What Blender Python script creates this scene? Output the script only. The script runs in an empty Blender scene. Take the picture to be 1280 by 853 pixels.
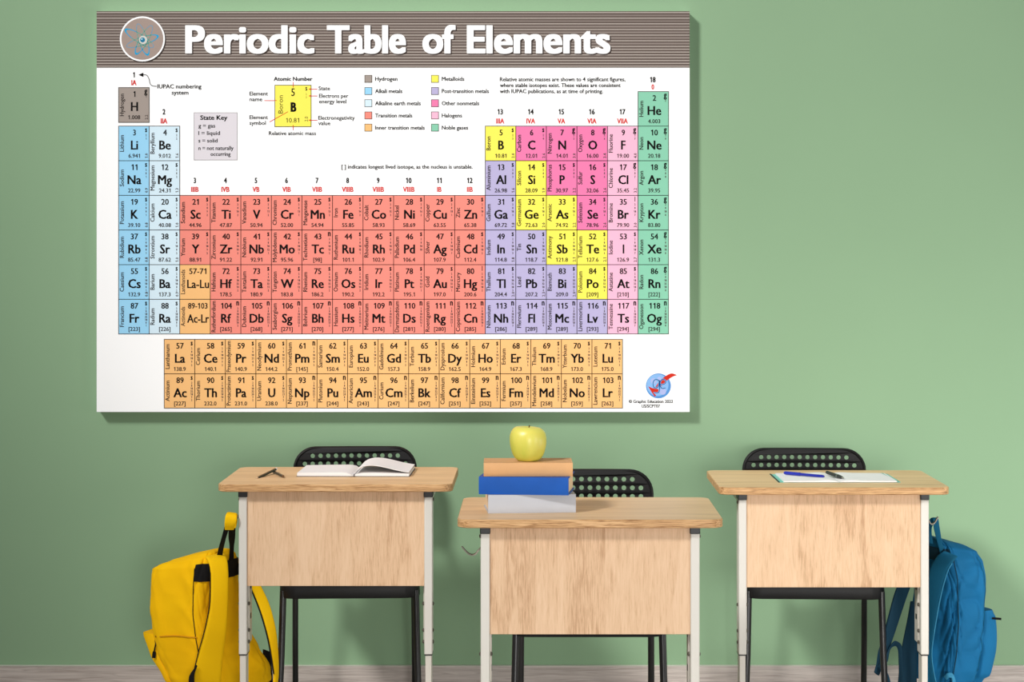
import bpy, bmesh, math, random
from mathutils import Vector, Matrix, noise

random.seed(7)
C = bpy.context.scene.collection
PI = math.pi
F = 2600.0          # focal length in pixels of the 1280x853 frame
VX, VY = 670.0, 312.0
CAMH = 1.473
WALL_Y = 7.07

def at(px, py, d):
    return Vector(((px - VX) * d / F, d, CAMH - (py - VY) * d / F))

# ------------------------------------------------------------------ materials
def lin(c):
    r = []
    for v in c[:3]:
        v /= 255.0
        r.append(v / 12.92 if v <= 0.04045 else ((v + 0.055) / 1.055) ** 2.4)
    return (r[0], r[1], r[2], 1.0)

def mat(name, rgb, rough=0.6, metal=0.0, spec=0.3, vary=0.0, scale=20.0, bump=0.0, bscale=200.0, sheen=0.0):
    m = bpy.data.materials.new(name); m.use_nodes = True
    nt = m.node_tree; b = nt.nodes['Principled BSDF']
    b.inputs['Base Color'].default_value = lin(rgb)
    b.inputs['Roughness'].default_value = rough
    b.inputs['Metallic'].default_value = metal
    b.inputs['Specular IOR Level'].default_value = spec
    if sheen: b.inputs['Sheen Weight'].default_value = sheen
    tc = nt.nodes.new('ShaderNodeTexCoord')
    if vary:
        n = nt.nodes.new('ShaderNodeTexNoise'); n.inputs['Scale'].default_value = scale; n.inputs['Detail'].default_value = 4
        r = nt.nodes.new('ShaderNodeValToRGB')
        r.color_ramp.elements[0].position = 0.3; r.color_ramp.elements[1].position = 0.7
        c = lin(rgb)
        r.color_ramp.elements[0].color = tuple(v * (1 - vary) for v in c[:3]) + (1,)
        r.color_ramp.elements[1].color = tuple(min(1, v * (1 + vary)) for v in c[:3]) + (1,)
        nt.links.new(tc.outputs['Object'], n.inputs['Vector']); nt.links.new(n.outputs['Fac'], r.inputs['Fac'])
        nt.links.new(r.outputs['Color'], b.inputs['Base Color'])
    if bump:
        n2 = nt.nodes.new('ShaderNodeTexNoise'); n2.inputs['Scale'].default_value = bscale; n2.inputs['Detail'].default_value = 5
        bp = nt.nodes.new('ShaderNodeBump'); bp.inputs['Strength'].default_value = bump; bp.inputs['Distance'].default_value = 0.002
        nt.links.new(tc.outputs['Object'], n2.inputs['Vector']); nt.links.new(n2.outputs['Fac'], bp.inputs['Height'])
        nt.links.new(bp.outputs['Normal'], b.inputs['Normal'])
    return m

def wood(name, light, mid, dark, sc, fine, contrast=1.0, rough=0.5, wob=0.6, figure=0.45, strips=0):
    """stretched-noise oak: sc = coordinate scaling (small along the grain)"""
    m = bpy.data.materials.new(name); m.use_nodes = True
    nt = m.node_tree; N = nt.nodes.new; L = nt.links.new
    b = nt.nodes['Principled BSDF']; b.inputs['Roughness'].default_value = rough
    b.inputs['Specular IOR Level'].default_value = 0.3
    tc = N('ShaderNodeTexCoord'); oi = N('ShaderNodeObjectInfo')
    add = N('ShaderNodeVectorMath'); add.operation = 'ADD'
    L(tc.outputs['Object'], add.inputs[0]); L(oi.outputs['Location'], add.inputs[1])
    band = None; src = add.outputs[0]
    if strips:
        sx = N('ShaderNodeSeparateXYZ'); L(add.outputs[0], sx.inputs[0])
        f1 = N('ShaderNodeMath'); f1.operation = 'MULTIPLY'; f1.inputs[1].default_value = strips; L(sx.outputs[0 if sc[2] < sc[0] else 1], f1.inputs[0])
        f2 = N('ShaderNodeMath'); f2.operation = 'SINE'; L(f1.outputs[0], f2.inputs[0])
        f3 = N('ShaderNodeMath'); f3.operation = 'MULTIPLY_ADD'; f3.inputs[1].default_value = 0.35; L(f2.outputs[0], f3.inputs[0]); L(f1.outputs[0], f3.inputs[2])
        f4 = N('ShaderNodeMath'); f4.operation = 'FLOOR'; L(f3.outputs[0], f4.inputs[0])
        wn = N('ShaderNodeTexWhiteNoise'); wn.noise_dimensions = '1D'; L(f4.outputs[0], wn.inputs['W'])
        vm = N('ShaderNodeVectorMath'); vm.operation = 'MULTIPLY_ADD'; vm.inputs[1].default_value = (3, 3, 3)
        L(wn.outputs['Color'], vm.inputs[0]); L(add.outputs[0], vm.inputs[2]); src = vm.outputs[0]; band = wn.outputs['Value']
    def mp(s):
        q = N('ShaderNodeMapping'); q.inputs['Scale'].default_value = s
        L(src, q.inputs['Vector']); return q
    a = mp(sc)
    n1 = N('ShaderNodeTexNoise'); n1.inputs['Scale'].default_value = 1; n1.inputs['Detail'].default_value = 3
    n1.inputs['Distortion'].default_value = wob; L(a.outputs[0], n1.inputs['Vector'])
    f = mp(fine)
    n2 = N('ShaderNodeTexNoise'); n2.inputs['Scale'].default_value = 1; n2.inputs['Detail'].default_value = 6
    n2.inputs['Roughness'].default_value = 0.65; n2.inputs['Distortion'].default_value = 0.3; L(f.outputs[0], n2.inputs['Vector'])
    # rings following the broad figure
    mu = N('ShaderNodeMath'); mu.operation = 'MULTIPLY'; mu.inputs[1].default_value = 34; L(n1.outputs['Fac'], mu.inputs[0])
    si = N('ShaderNodeMath'); si.operation = 'SINE'; L(mu.outputs[0], si.inputs[0])
    m2 = N('ShaderNodeMath'); m2.operation = 'MULTIPLY'; m2.inputs[1].default_value = 0.09 * figure / 0.45; L(si.outputs[0], m2.inputs[0])
    m3 = N('ShaderNodeMath'); m3.operation = 'MULTIPLY_ADD'; m3.inputs[1].default_value = 0.55; L(n1.outputs['Fac'], m3.inputs[0]); L(m2.outputs[0], m3.inputs[2])
    m4 = N('ShaderNodeMath'); m4.operation = 'MULTIPLY_ADD'; m4.inputs[1].default_value = 0.75 * contrast; L(n2.outputs['Fac'], m4.inputs[0]); L(m3.outputs[0], m4.inputs[2])
    if band is not None:
        m5 = N('ShaderNodeMath'); m5.operation = 'MULTIPLY_ADD'; m5.inputs[1].default_value = 0.15; L(band, m5.inputs[0]); L(m4.outputs[0], m5.inputs[2])
        m6 = N('ShaderNodeMath'); m6.operation = 'SUBTRACT'; m6.inputs[1].default_value = 0.075; L(m5.outputs[0], m6.inputs[0]); m4 = m6
    r = N('ShaderNodeValToRGB'); L(m4.outputs[0], r.inputs['Fac'])
    e = r.color_ramp.elements; mid0 = 0.275 + 0.375 * contrast
    e[0].position = mid0 - 0.20; e[0].color = lin(dark)
    e[1].position = mid0 + 0.16; e[1].color = lin(light)
    q = e.new(mid0 - 0.03); q.color = lin(mid)
    L(r.outputs['Color'], b.inputs['Base Color'])
    bp = N('ShaderNodeBump'); bp.inputs['Strength'].default_value = 0.15; bp.inputs['Distance'].default_value = 0.001
    L(n2.outputs['Fac'], bp.inputs['Height']); L(bp.outputs['Normal'], b.inputs['Normal'])
    return m

M = {}
M['wall'] = mat('sage_green_paint', (138, 168, 134), 0.85, spec=0.15, vary=0.02, scale=1.5, bump=0.05, bscale=300)
M['skirting'] = wood('grey_laminate', (196, 186, 178), (181, 170, 162), (160, 148, 140), (3, 20, 60), (6, 60, 160), 0.7, 0.55)
M['floor'] = wood('grey_floor', (186, 176, 168), (170, 160, 152), (150, 140, 132), (2, 14, 14), (4, 90, 90), 0.8, 0.5)
M['edgeline'] = mat('skirting_cap', (205, 203, 192), 0.5)
M['panel'] = wood('oak_vertical', (234, 198, 162), (224, 186, 148), (196, 154, 117), (8, 8, 1.8), (260, 260, 20), 1.0, 0.55, wob=0.9, figure=0.28, strips=9)
M['top'] = wood('oak_top', (238, 200, 154), (229, 190, 144), (212, 171, 125), (1.4, 12, 12), (5, 90, 90), 0.7, 0.42)
M['edge'] = wood('oak_edge', (224, 180, 130), (200, 154, 104), (150, 106, 64), (6, 60, 120), (18, 300, 420), 1.3, 0.5)
M['leg'] = mat('off_white_powder_coat', (218, 213, 203), 0.42, spec=0.5, vary=0.02, scale=8)
M['leg2'] = mat('off_white_inner_tube', (214, 207, 195), 0.42, spec=0.5)
M['black'] = mat('black_plastic', (30, 28, 28), 0.45, spec=0.5, bump=0.05, bscale=400)
M['chair'] = mat('black_moulded_plastic', (23, 22, 22), 0.5, spec=0.3, bump=0.04, bscale=500)
M['tube'] = mat('black_painted_steel', (26, 25, 25), 0.32, spec=0.5, vary=0.05)
M['steel'] = mat('brushed_steel', (112, 106, 96), 0.45, metal=0.8, vary=0.08, scale=60)
M['yellow'] = mat('yellow_canvas', (255, 194, 4), 0.82, spec=0.15, vary=0.05, scale=7, bump=0.25, bscale=900)
M['yellow2'] = mat('yellow_webbing', (255, 200, 6), 0.8, spec=0.15, vary=0.03, scale=12, bump=0.3, bscale=1200)
M['blackcloth'] = mat('black_webbing', (24, 22, 22), 0.85, spec=0.15, bump=0.4, bscale=900)
M['blue'] = mat('blue_canvas', (18, 104, 152), 0.75, spec=0.2, vary=0.09, scale=7, bump=0.25, bscale=900)
M['blue2'] = mat('teal_webbing', (22, 92, 124), 0.8, spec=0.15, vary=0.06, scale=9, bump=0.3, bscale=1200)
M['piping'] = mat('light_blue_piping', (56, 140, 178), 0.7)
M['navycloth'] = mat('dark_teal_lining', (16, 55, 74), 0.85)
M['page'] = mat('white_paper', (240, 238, 238), 0.8, spec=0.1, vary=0.01)
M['pageedge'] = mat('paper_block', (235, 205, 170), 0.85, spec=0.1, vary=0.08, scale=400)
M['cover_and_shade'] = mat('dark_cover_and_shade', (40, 42, 42), 0.6)
M['mint'] = mat('mint_notebook_cover', (130, 205, 190), 0.6)
M['tan'] = mat('tan_cloth_cover', (222, 170, 118), 0.7, vary=0.05, scale=14, bump=0.3, bscale=700)
M['bluebook'] = mat('royal_blue_cover', (16, 84, 172), 0.55, vary=0.08, scale=16, bump=0.3, bscale=900)
M['greybook'] = mat('pale_grey_cover', (190, 193, 200), 0.6, vary=0.04, scale=12, bump=0.2, bscale=500)
M['pencilwood'] = mat('pencil_wood', (225, 190, 150), 0.7)
M['pencilblack'] = mat('black_lacquer', (32, 30, 26), 0.3, spec=0.5)
M['penblue'] = mat('blue_pen_plastic', (22, 36, 150), 0.3, spec=0.5)
M['pengrey'] = mat('charcoal_pen_rubber', (48, 52, 52), 0.5)
M['chrome'] = mat('pen_chrome', (190, 190, 190), 0.2, metal=1.0)
M['stem'] = mat('apple_stem', (95, 75, 40), 0.8)

def apple_mat():
    m = bpy.data.materials.new('yellow_apple_skin'); m.use_nodes = True
    nt = m.node_tree; N = nt.nodes.new; L = nt.links.new; b = nt.nodes['Principled BSDF']
    b.inputs['Roughness'].default_value = 0.35; b.inputs['Subsurface Weight'].default_value = 0.08
    b.inputs['Subsurface Scale'].default_value = 0.01
    tc = N('ShaderNodeTexCoord'); n = N('ShaderNodeTexNoise'); n.inputs['Scale'].default_value = 14; n.inputs['Detail'].default_value = 3
    mp = N('ShaderNodeMapping'); mp.inputs['Scale'].default_value = (1, 1, 0.4)
    L(tc.outputs['Object'], mp.inputs['Vector']); L(mp.outputs[0], n.inputs['Vector'])
    sx = N('ShaderNodeSeparateXYZ'); L(tc.outputs['Object'], sx.inputs[0])
    ma = N('ShaderNodeMath'); ma.operation = 'MULTIPLY_ADD'; ma.inputs[1].default_value = 5.0
    L(sx.outputs['Z'], ma.inputs[0]); L(n.outputs['Fac'], ma.inputs[2])
    r = N('ShaderNodeValToRGB'); L(ma.outputs[0], r.inputs['Fac'])
    r.color_ramp.elements[0].position = 0.42; r.color_ramp.elements[0].color = lin((186, 196, 66))
    r.color_ramp.elements[1].position = 0.85; r.color_ramp.elements[1].color = lin((228, 218, 98))
    v = N('ShaderNodeTexVoronoi'); v.inputs['Scale'].default_value = 170; L(tc.outputs['Object'], v.inputs['Vector'])
    lt = N('ShaderNodeMath'); lt.operation = 'LESS_THAN'; lt.inputs[1].default_value = 0.12; L(v.outputs['Distance'], lt.inputs[0])
    mx = N('ShaderNodeMixRGB'); mx.inputs['Color2'].default_value = lin((200, 190, 100)); L(r.outputs['Color'], mx.inputs['Color1'])
    mu = N('ShaderNodeMath'); mu.operation = 'MULTIPLY'; mu.inputs[1].default_value = 0.6; L(lt.outputs[0], mu.inputs[0]); L(mu.outputs[0], mx.inputs['Fac'])
    L(mx.outputs['Color'], b.inputs['Base Color'])
    return m
M['apple'] = apple_mat()

# ------------------------------------------------------------------ mesh helpers
def build(name, bm, m, parent=None, loc=None, smooth=True, angle=35, bevel=0.0, seg=2, recalc=True):
    if recalc: bmesh.ops.recalc_face_normals(bm, faces=bm.faces[:])
    me = bpy.data.meshes.new(name); bm.to_mesh(me); bm.free()
    for mm in (m if isinstance(m, (list, tuple)) else [m]): me.materials.append(mm)
    if smooth:
        for p in me.polygons: p.use_smooth = True
        me.set_sharp_from_angle(angle=math.radians(angle))
    o = bpy.data.objects.new(name, me); C.objects.link(o)
    if parent is not None: o.parent = parent
    if loc is not None: o.location = loc
    if bevel:
        b = o.modifiers.new('bevel', 'BEVEL'); b.width = bevel; b.segments = seg; b.limit_method = 'ANGLE'; b.harden_normals = False
    return o

def box(bm, x0, x1, y0, y1, z0, z1, mi=0):
    vs = [bm.verts.new(p) for p in [(x0,y0,z0),(x1,y0,z0),(x1,y1,z0),(x0,y1,z0),(x0,y0,z1),(x1,y0,z1),(x1,y1,z1),(x0,y1,z1)]]
    for f in [(0,3,2,1),(4,5,6,7),(0,1,5,4),(1,2,6,5),(2,3,7,6),(3,0,4,7)]:
        fc = bm.faces.new([vs[i] for i in f]); fc.material_index = mi

def loft(bm, rings, closed=True, caps=True, mi=0):
    R = [[bm.verts.new(p) for p in r] for r in rings]
    n = len(R[0])
    for a, b in zip(R, R[1:]):
        for i in range(n if closed else n - 1):
            j = (i + 1) % n
            f = bm.faces.new((a[i], a[j], b[j], b[i])); f.material_index = mi
    if caps and closed:
        f = bm.faces.new(R[0][::-1]); f.material_index = mi
        f = bm.faces.new(R[-1]); f.material_index = mi
    return R

def frames(pts):
    T = []
    for i in range(len(pts)):
        a = pts[max(0, i - 1)]; b = pts[min(len(pts) - 1, i + 1)]
        T.append((b - a).normalized())
    up = Vector((0, 0, 1)) if abs(T[0].z) < 0.9 else Vector((0, 1, 0))
    n = (up - T[0] * up.dot(T[0])).normalized(); out = []
    for t in T:
        n = (n - t * n.dot(t)).normalized(); out.append((t, n, t.cross(n)))
    return out

def tube(bm, pts, r, n=12, mi=0, caps=True):
    pts = [Vector(p) for p in pts]; rr = r if isinstance(r, (list, tuple)) else [r] * len(pts)
    rings = []
    for p, (t, a, b), q in zip(pts, frames(pts), rr):
        rings.append([p + (a * math.cos(2*PI*k/n) + b * math.sin(2*PI*k/n)) * q for k in range(n)])
    loft(bm, rings, True, caps, mi)

def smooth_path(pts, sub=6):
    """Catmull-Rom through tuples of any size"""
    P = [pts[0]] + list(pts) + [pts[-1]]; out = []
    for i in range(1, len(P) - 2):
        for k in range(sub):
            t = k / sub
            out.append(tuple(0.5 * ((2*b) + (-a + c)*t + (2*a - 5*b + 4*c - d)*t*t + (-a + 3*b - 3*c + d)*t**3)
                             for a, b, c, d in zip(P[i-1], P[i], P[i+1], P[i+2])))
    out.append(tuple(P[-2]))
    return out

def strap(bm, pairs, thick, mi=0, sub=6, puff=1.0):
    """pairs of (left point, right point): a webbing strip of rounded section between two edges"""
    flat = [tuple(a) + tuple(b) for a, b in pairs]
    S = smooth_path(flat, sub); mids = [Vector(((s[0]+s[3])/2, (s[1]+s[4])/2, (s[2]+s[5])/2)) for s in S]
    rings = []
    for i, s in enumerate(S):
        a = Vector(s[:3]); b = Vector(s[3:])
        t = (mids[min(len(S)-1, i+1)] - mids[max(0, i-1)]).normalized()
        w = (b - a); nrm = t.cross(w).normalized()
        ring = []
        for k in range(16):
            an = 2 * PI * k / 16; cx = math.cos(an); sy = math.sin(an)
            cx = math.copysign(abs(cx) ** 0.4, cx); sy = math.copysign(abs(sy) ** 0.6, sy)
            ring.append(mids[i] + w * 0.5 * cx + nrm * thick * 0.5 * sy)
        rings.append(ring)
    loft(bm, rings, True, True, mi)
    return S

def lathe(bm, prof, n=32, mi=0):
    rings = [[Vector((r * math.cos(2*PI*k/n), r * math.sin(2*PI*k/n), z)) for k in range(n)] for r, z in prof]
    loft(bm, rings, True, True, mi)

def thing(name, label, cat, loc=(0, 0, 0), rz=0.0, group=None):
    o = bpy.data.objects.new(name, None); C.objects.link(o); o.empty_display_size = 0.05
    o.location = loc; o.rotation_euler = (0, 0, rz); o['label'] = label; o['category'] = cat
    if group: o['group'] = group
    return o

def struct(o):
    o['kind'] = 'structure'; return o

# ------------------------------------------------------------------ room shell
bm = bmesh.new(); box(bm, -6, 6, WALL_Y, WALL_Y + 0.12, 0, 3.2)
o = struct(build('wall_back', bm, M['wall'], smooth=False)); o['label'] = 'plain sage green painted wall'; o['category'] = 'wall'
bm = bmesh.new(); box(bm, -6, 6, -1.5, WALL_Y + 0.12, -0.05, 0)
o = struct(build('floor', bm, M['floor'], smooth=False)); o['label'] = 'grey wood laminate floor'; o['category'] = 'floor'
bm = bmesh.new(); box(bm, -6, 6, WALL_Y - 0.014, WALL_Y, 0, 0.0585, 0); box(bm, -6, 6, WALL_Y - 0.016, WALL_Y, 0.0585, 0.0605, 1)
o = struct(build('baseboard_back', bm, [M['skirting'], M['edgeline']], smooth=False)); o['label'] = 'grey laminate skirting board with pale top edge'; o['category'] = 'baseboard'

# ------------------------------------------------------------------ lettering
_gc = {}
def _raw(t, res):
    c = bpy.data.curves.new('lettering', 'FONT'); c.body = t; c.size = 1.0; c.resolution_u = res; c.fill_mode = 'FRONT'
    ob = bpy.data.objects.new('lettering', c); me = bpy.data.meshes.new_from_object(ob)
    vs = [(v.co.x, v.co.y) for v in me.vertices]; fs = [tuple(p.vertices) for p in me.polygons]
    bpy.data.objects.remove(ob); bpy.data.curves.remove(c); bpy.data.meshes.remove(me)
    return vs, fs
_hv, _ = _raw('H', 2); CAPH = max(p[1] for p in _hv) - min(p[1] for p in _hv); _hx = min(p[0] for p in _hv)
_HADV = max(p[0] for p in _raw('HH', 1)[0]) - max(p[0] for p in _hv)
def glyph(ch, res):
    """outline of one character and its advance; the figure one gets a flag"""
    if (ch, res) not in _gc:
        adv = max(p[0] for p in _raw(ch + 'H', 1)[0]) - max(p[0] for p in _hv)
        vs, fs = ([], []) if ch == ' ' else _raw(ch, res)
        if ch == '1':
            h = CAPH; adv = 0.50 * h / 0.69 if False else adv
            adv = _raw_adv2
            c0 = adv * 0.58; t = 0.052
            vs = [(c0 - t, 0), (c0 + t, 0), (c0 + t, h), (c0 - t * 0.6, h), (c0 - 0.20, h - 0.13), (c0 - 0.165, h - 0.20), (c0 - t, h - 0.13)]
            fs = [(0, 1, 2, 6), (6, 2, 3), (6, 3, 4, 5)]
        _gc[(ch, res)] = (vs, fs, adv)
    return _gc[(ch, res)]
_raw_adv2 = max(p[0] for p in _raw('2H', 1)[0]) - max(p[0] for p in _hv)
_tc = {}
def layout(t, res):
    if (t, res) not in _tc:
        V = []; Fc = []; x = 0.0
        for ch in t:
            v, f, a = glyph(ch, res); n0 = len(V)
            V += [(p[0] + x, p[1]) for p in v]; Fc += [tuple(k + n0 for k in q) for q in f]; x += a
        _tc[(t, res)] = (V, Fc)
    return _tc[(t, res)]
def text(bm, s, x, y, cap, width=None, anchor='c', bold=0.0, rot=False, mi=0, z=0.0, res=2, asp=0.86, maxw=None):
    """x, y in poster units (y down, baseline); rot = reading upwards, x = baseline, y = centre; bold = stroke thickening as a share of cap height"""
    vs, fs = layout(s, res)
    if not vs: return
    k = cap / CAPH
    x0 = min(v[0] for v in vs); x1 = max(v[0] for v in vs)
    w = (x1 - x0) * k * asp
    if width: w = width
    if maxw and w > maxw: w = maxw
    e = bold * cap
    kx = max(w - 2 * e, 0.7 * w) / (x1 - x0)
    off = {'c': -w / 2, 'l': 0, 'r': -w}[anchor] + e
    offs = [(0, 0)]
    if bold: offs = [(-e, -e * 0.35), (e, -e * 0.35), (-e, e * 0.35), (e, e * 0.35)] if bold < 0.045 else [(e * a_, e * b_) for a_, b_ in ((-1, -.45), (-.35, -.5), (.35, -.5), (1, -.45), (-1, .45), (-.35, .5), (.35, .5), (1, .45), (-1, 0), (1, 0))]
    for q, (ex_, ey_) in enumerate(offs):
        zz = z + 0.006 * q
        nv = []
        for vx, vy in vs:
            a = (vx - x0) * kx + off + ex_; b = vy * k + ey_
            nv.append(bm.verts.new((x - b, -zz, -(y - a)) if rot else (x + a, -zz, -(y - b))))
        for f in fs:
            try: fc = bm.faces.new([nv[i] for i in f])
            except ValueError: continue
            fc.material_index = mi; fc.normal_update()
            if fc.normal.y > 0: fc.normal_flip()

def poly(bm, pts, z, mi=0):
    vs = [bm.verts.new((p[0], -z, -p[1])) for p in pts]
    f = bm.faces.new(vs); f.material_index = mi; f.normal_update()
    if f.normal.y > 0: f.normal_flip()

def rect(bm, x0, y0, x1, y1, z, mi=0): poly(bm, [(x0, y0), (x1, y0), (x1, y1), (x0, y1)], z, mi)

def line(bm, x0, y0, x1, y1, w, z, mi=0):
    d = Vector((x1 - x0, y1 - y0)).normalized() * w / 2; n = Vector((-d.y, d.x))
    poly(bm, [(x0 + n.x, y0 + n.y), (x1 + n.x, y1 + n.y), (x1 - n.x, y1 - n.y), (x0 - n.x, y0 - n.y)], z, mi)

def circle(cx, cy, r, n=48): return [(cx + r * math.cos(2*PI*i/n), cy + r * math.sin(2*PI*i/n)) for i in range(n)]

# ------------------------------------------------------------------ periodic table poster
PD = 7.024; PS = PD / F; U = 1.0 / PS
poster = thing('poster', 'large white periodic table poster with brown banner hanging on the green wall', 'poster', at(0, 0, PD))
poster.location = at(491.3, 515, PD)       # bottom centre of the board
PX0, PY0 = 491.3, 515.0
def pbuild(name, bm, m, parent=poster):
    for v in bm.verts:
        v.co = Vector(((v.co.x - PX0) * PS, v.co.y * PS, (v.co.z + PY0) * PS))
    return build(name, bm, m, parent, smooth=False, recalc=False)
def P(n, rgb): return mat('print_' + n, rgb if n == 'white' else tuple(v * 0.97 for v in rgb), 0.9, spec=0.03)
SHADE = P('title_shade', (72, 62, 58)); K = P('ink', (26, 24, 24)); RED = P('red_ink', (222, 48, 42)); WH = P('white', (255, 255, 255)); BR = P('border', (70, 66, 62))
cat = {'h': P('taupe', (168, 156, 148)), 'a': P('sky_blue', (160, 218, 250)), 'e': P('ice_blue', (219, 241, 253)),
       't': P('salmon', (247, 146, 132)), 'i': P('apricot', (252, 196, 130)), 'm': P('lemon', (255, 243, 100)),
       'p': P('lilac', (190, 182, 220)), 'n': P('rose', (243, 130, 178)), 'g': P('pale_pink', (250, 190, 215)), 'o': P('sea_green', (142, 208, 178))}
CK = list(cat.keys())

bm = bmesh.new()
x0, y0 = 120.8, 14.0; x1, y1 = 862.0, 515.2
T = 0.044
bx = [((x0 - PX0) * PS, (x1 - PX0) * PS), ((PY0 - y1) * PS, (PY0 - y0) * PS)]
box(bm, bx[0][0], bx[0][1], 0.0004, WALL_Y - PD - 0.001, bx[1][0], bx[1][1])
build('board', bm, WH, poster, smooth=False)

bm = bmesh.new()
rect(bm, x0, y0, x1, 84.6, 0.06, 0)
for k in range(20):
    yy = 15.7 + 3.53 * k
    if k in (5, 7, 9, 11): rect(bm, x0, yy - 0.9, x1, yy + 0.9, 0.10, 2)
    elif k % 2 == 0 or k > 12: rect(bm, x0, yy - 0.5, x1, yy + 0.5, 0.10, 1)
    else: rect(bm, x0, yy - 0.55, x1, yy + 0.55, 0.10, 2)
for k in (6, 8, 10, 12): pass
pbuild('header_band', bm, [P('banner_brown', (108, 96, 90)), P('banner_line', (192, 181, 172)), P('banner_soft', (148, 136, 129))])
for i, (w_, xx) in enumerate((('Periodic', (231.5, 393)), ('Table', (408.5, 507.5)), ('of', (528, 569.5)), ('Elements', (583.5, 763)))):
    bm = bmesh.new()
    for dx, dy, z_, m_ in ((1.6, 1.6, 0.14, 1), (0.9, 0.9, 0.16, 1), (0, 0, 0.22, 0)):
        text(bm, w_, xx[0] + dx, 66.0 + dy, 33.5, width=xx[1] - xx[0], anchor='l', bold=0.055, mi=m_, z=z_, res=6)
    pbuild('title_word', bm, [WH, SHADE])

# atom emblem
bm = bmesh.new()
EX, EY = 178.0, 48.7
poly(bm, circle(EX + 1.2, EY + 1.5, 28.4), 0.14, 3)
poly(bm, circle(EX, EY, 28.2), 0.18, 0)
poly(bm, circle(EX, EY, 26.2), 0.22, 1)
emb = pbuild('atom_emblem', bm, [WH, P('emblem_taupe', (168, 150, 141)), WH, P('emblem_shade', (70, 62, 58))])
bm = bmesh.new()
def zoompt(a, b): return Vector((140 + a / 12.19, 10 + b / 12.19))
for (A, B, mr) in (((395, 240), (548, 728), 5.6), ((608, 268), (360, 712), 5.6), ((222, 585), (712, 425), 5.4), ((635, 595), (195, 325), 5.6)):
    a = zoompt(*A); b = zoompt(*B); c = (a + b) / 2; L_ = (b - a).length / 2; d = (b - a).normalized(); n = Vector((-d.y, d.x))
    N = 56
    outp = [c + d * (L_ * math.cos(2*PI*i/N)) + n * (mr * math.sin(2*PI*i/N)) for i in range(N)]
    ci = c - d * 1.0
    inp = [ci + d * ((L_ - 1.5) * math.cos(2*PI*i/N)) + n * ((mr - 0.75) * math.sin(2*PI*i/N)) for i in range(N)]
    for i in range(N):
        j = (i + 1) % N
        r_ = (outp[i] - Vector((EX, EY))).length
        poly(bm, [outp[i], outp[j], inp[j], inp[i]], 0.26 , 0 if r_ > 13 else 1)
pbuild('electron_orbits', bm, [P('orbit_blue', (36, 164, 214)), P('orbit_teal', (74, 172, 160))], emb)
bm = bmesh.new()
poly(bm, circle(EX + 0.9, EY + 1.2, 5.2, 32), 0.30, 0); poly(bm, circle(EX + 0.3, EY + 1.2, 3.1, 32), 0.34, 1)
poly(bm, circle(EX - 0.6, EY + 0.2, 1.1, 16), 0.38, 2)
pbuild('nucleus', bm, [P('nucleus_ring', (214, 214, 206)), P('nucleus_blue', (44, 124, 160)), P('nucleus_glint', (170, 212, 226))], emb)
for o_ in (emb,): pass

# element data ----------------------------------------------------------------
names = ('Hydrogen Helium Lithium Beryllium Boron Carbon Nitrogen Oxygen Fluorine Neon Sodium Magnesium Aluminium Silicon Phosphorus Sulfur Chlorine Argon '
 'Potassium Calcium Scandium Titanium Vanadium Chromium Manganese Iron Cobalt Nickel Copper Zinc Gallium Germanium Arsenic Selenium Bromine Krypton '
 'Rubidium Strontium Yttrium Zirconium Niobium Molybdenum Technetium Ruthenium Rhodium Palladium Silver Cadmium Indium Tin Antimony Tellurium Iodine Xenon '
 'Caesium Barium Lanthanum Cerium Praseodymium Neodymium Promethium Samarium Europium Gadolinium Terbium Dysprosium Holmium Erbium Thulium Ytterbium Lutetium '
 'Hafnium Tantalum Tungsten Rhenium Osmium Iridium Platinum Gold Mercury Thallium Lead Bismuth Polonium Astatine Radon '
 'Francium Radium Actinium Thorium Protactinium Uranium Neptunium Plutonium Americium Curium Berkelium Californium Einsteinium Fermium Mendelevium Nobelium Lawrencium '
 'Rutherfordium Dubnium Seaborgium Bohrium Hassium Meitnerium Darmstadtium Roentgenium Copernicium Nihonium Flerovium Moscovium Livermorium Tennessine Oganesson').split()
syms = ('H He Li Be B C N O F Ne Na Mg Al Si P S Cl Ar K Ca Sc Ti V Cr Mn Fe Co Ni Cu Zn Ga Ge As Se Br Kr Rb Sr Y Zr Nb Mo Tc Ru Rh Pd Ag Cd In Sn Sb Te I Xe '
 'Cs Ba La Ce Pr Nd Pm Sm Eu Gd Tb Dy Ho Er Tm Yb Lu Hf Ta W Re Os Ir Pt Au Hg Tl Pb Bi Po At Rn Fr Ra Ac Th Pa U Np Pu Am Cm Bk Cf Es Fm Md No Lr '
 'Rf Db Sg Bh Hs Mt Ds Rg Cn Nh Fl Mc Lv Ts Og').split()
mass = ('1.008 4.003 6.941 9.012 10.81 12.01 14.01 16.00 19.00 20.18 22.99 24.31 26.98 28.09 30.97 32.06 35.45 39.95 39.10 40.08 44.96 47.87 50.94 52.00 54.94 '
 '55.85 58.93 58.69 63.55 65.38 69.72 72.63 74.92 78.96 79.90 83.80 85.47 87.62 88.91 91.22 92.91 95.96 [98] 101.1 102.9 106.4 107.9 112.4 114.8 118.7 121.8 '
 '127.6 126.9 131.3 132.9 137.3 138.9 140.1 140.9 144.2 [145] 150.4 152.0 157.3 158.9 162.5 164.9 167.3 168.9 173.0 175.0 178.5 180.9 183.8 186.2 190.2 192.2 '
 '195.1 197.0 200.6 204.4 207.2 209.0 [209] [210] [222] [223] [226] [227] 232.0 231.0 238.0 [237] [244] [243] [247] [247] [251] [252] [257] [258] [259] [262] '
 '[265] [268] [271] [270] [277] [276] [281] [280] [285] [286] [289] [289] [293] [294] [294]').split()
assert len(names) == len(syms) == len(mass) == 118
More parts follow.
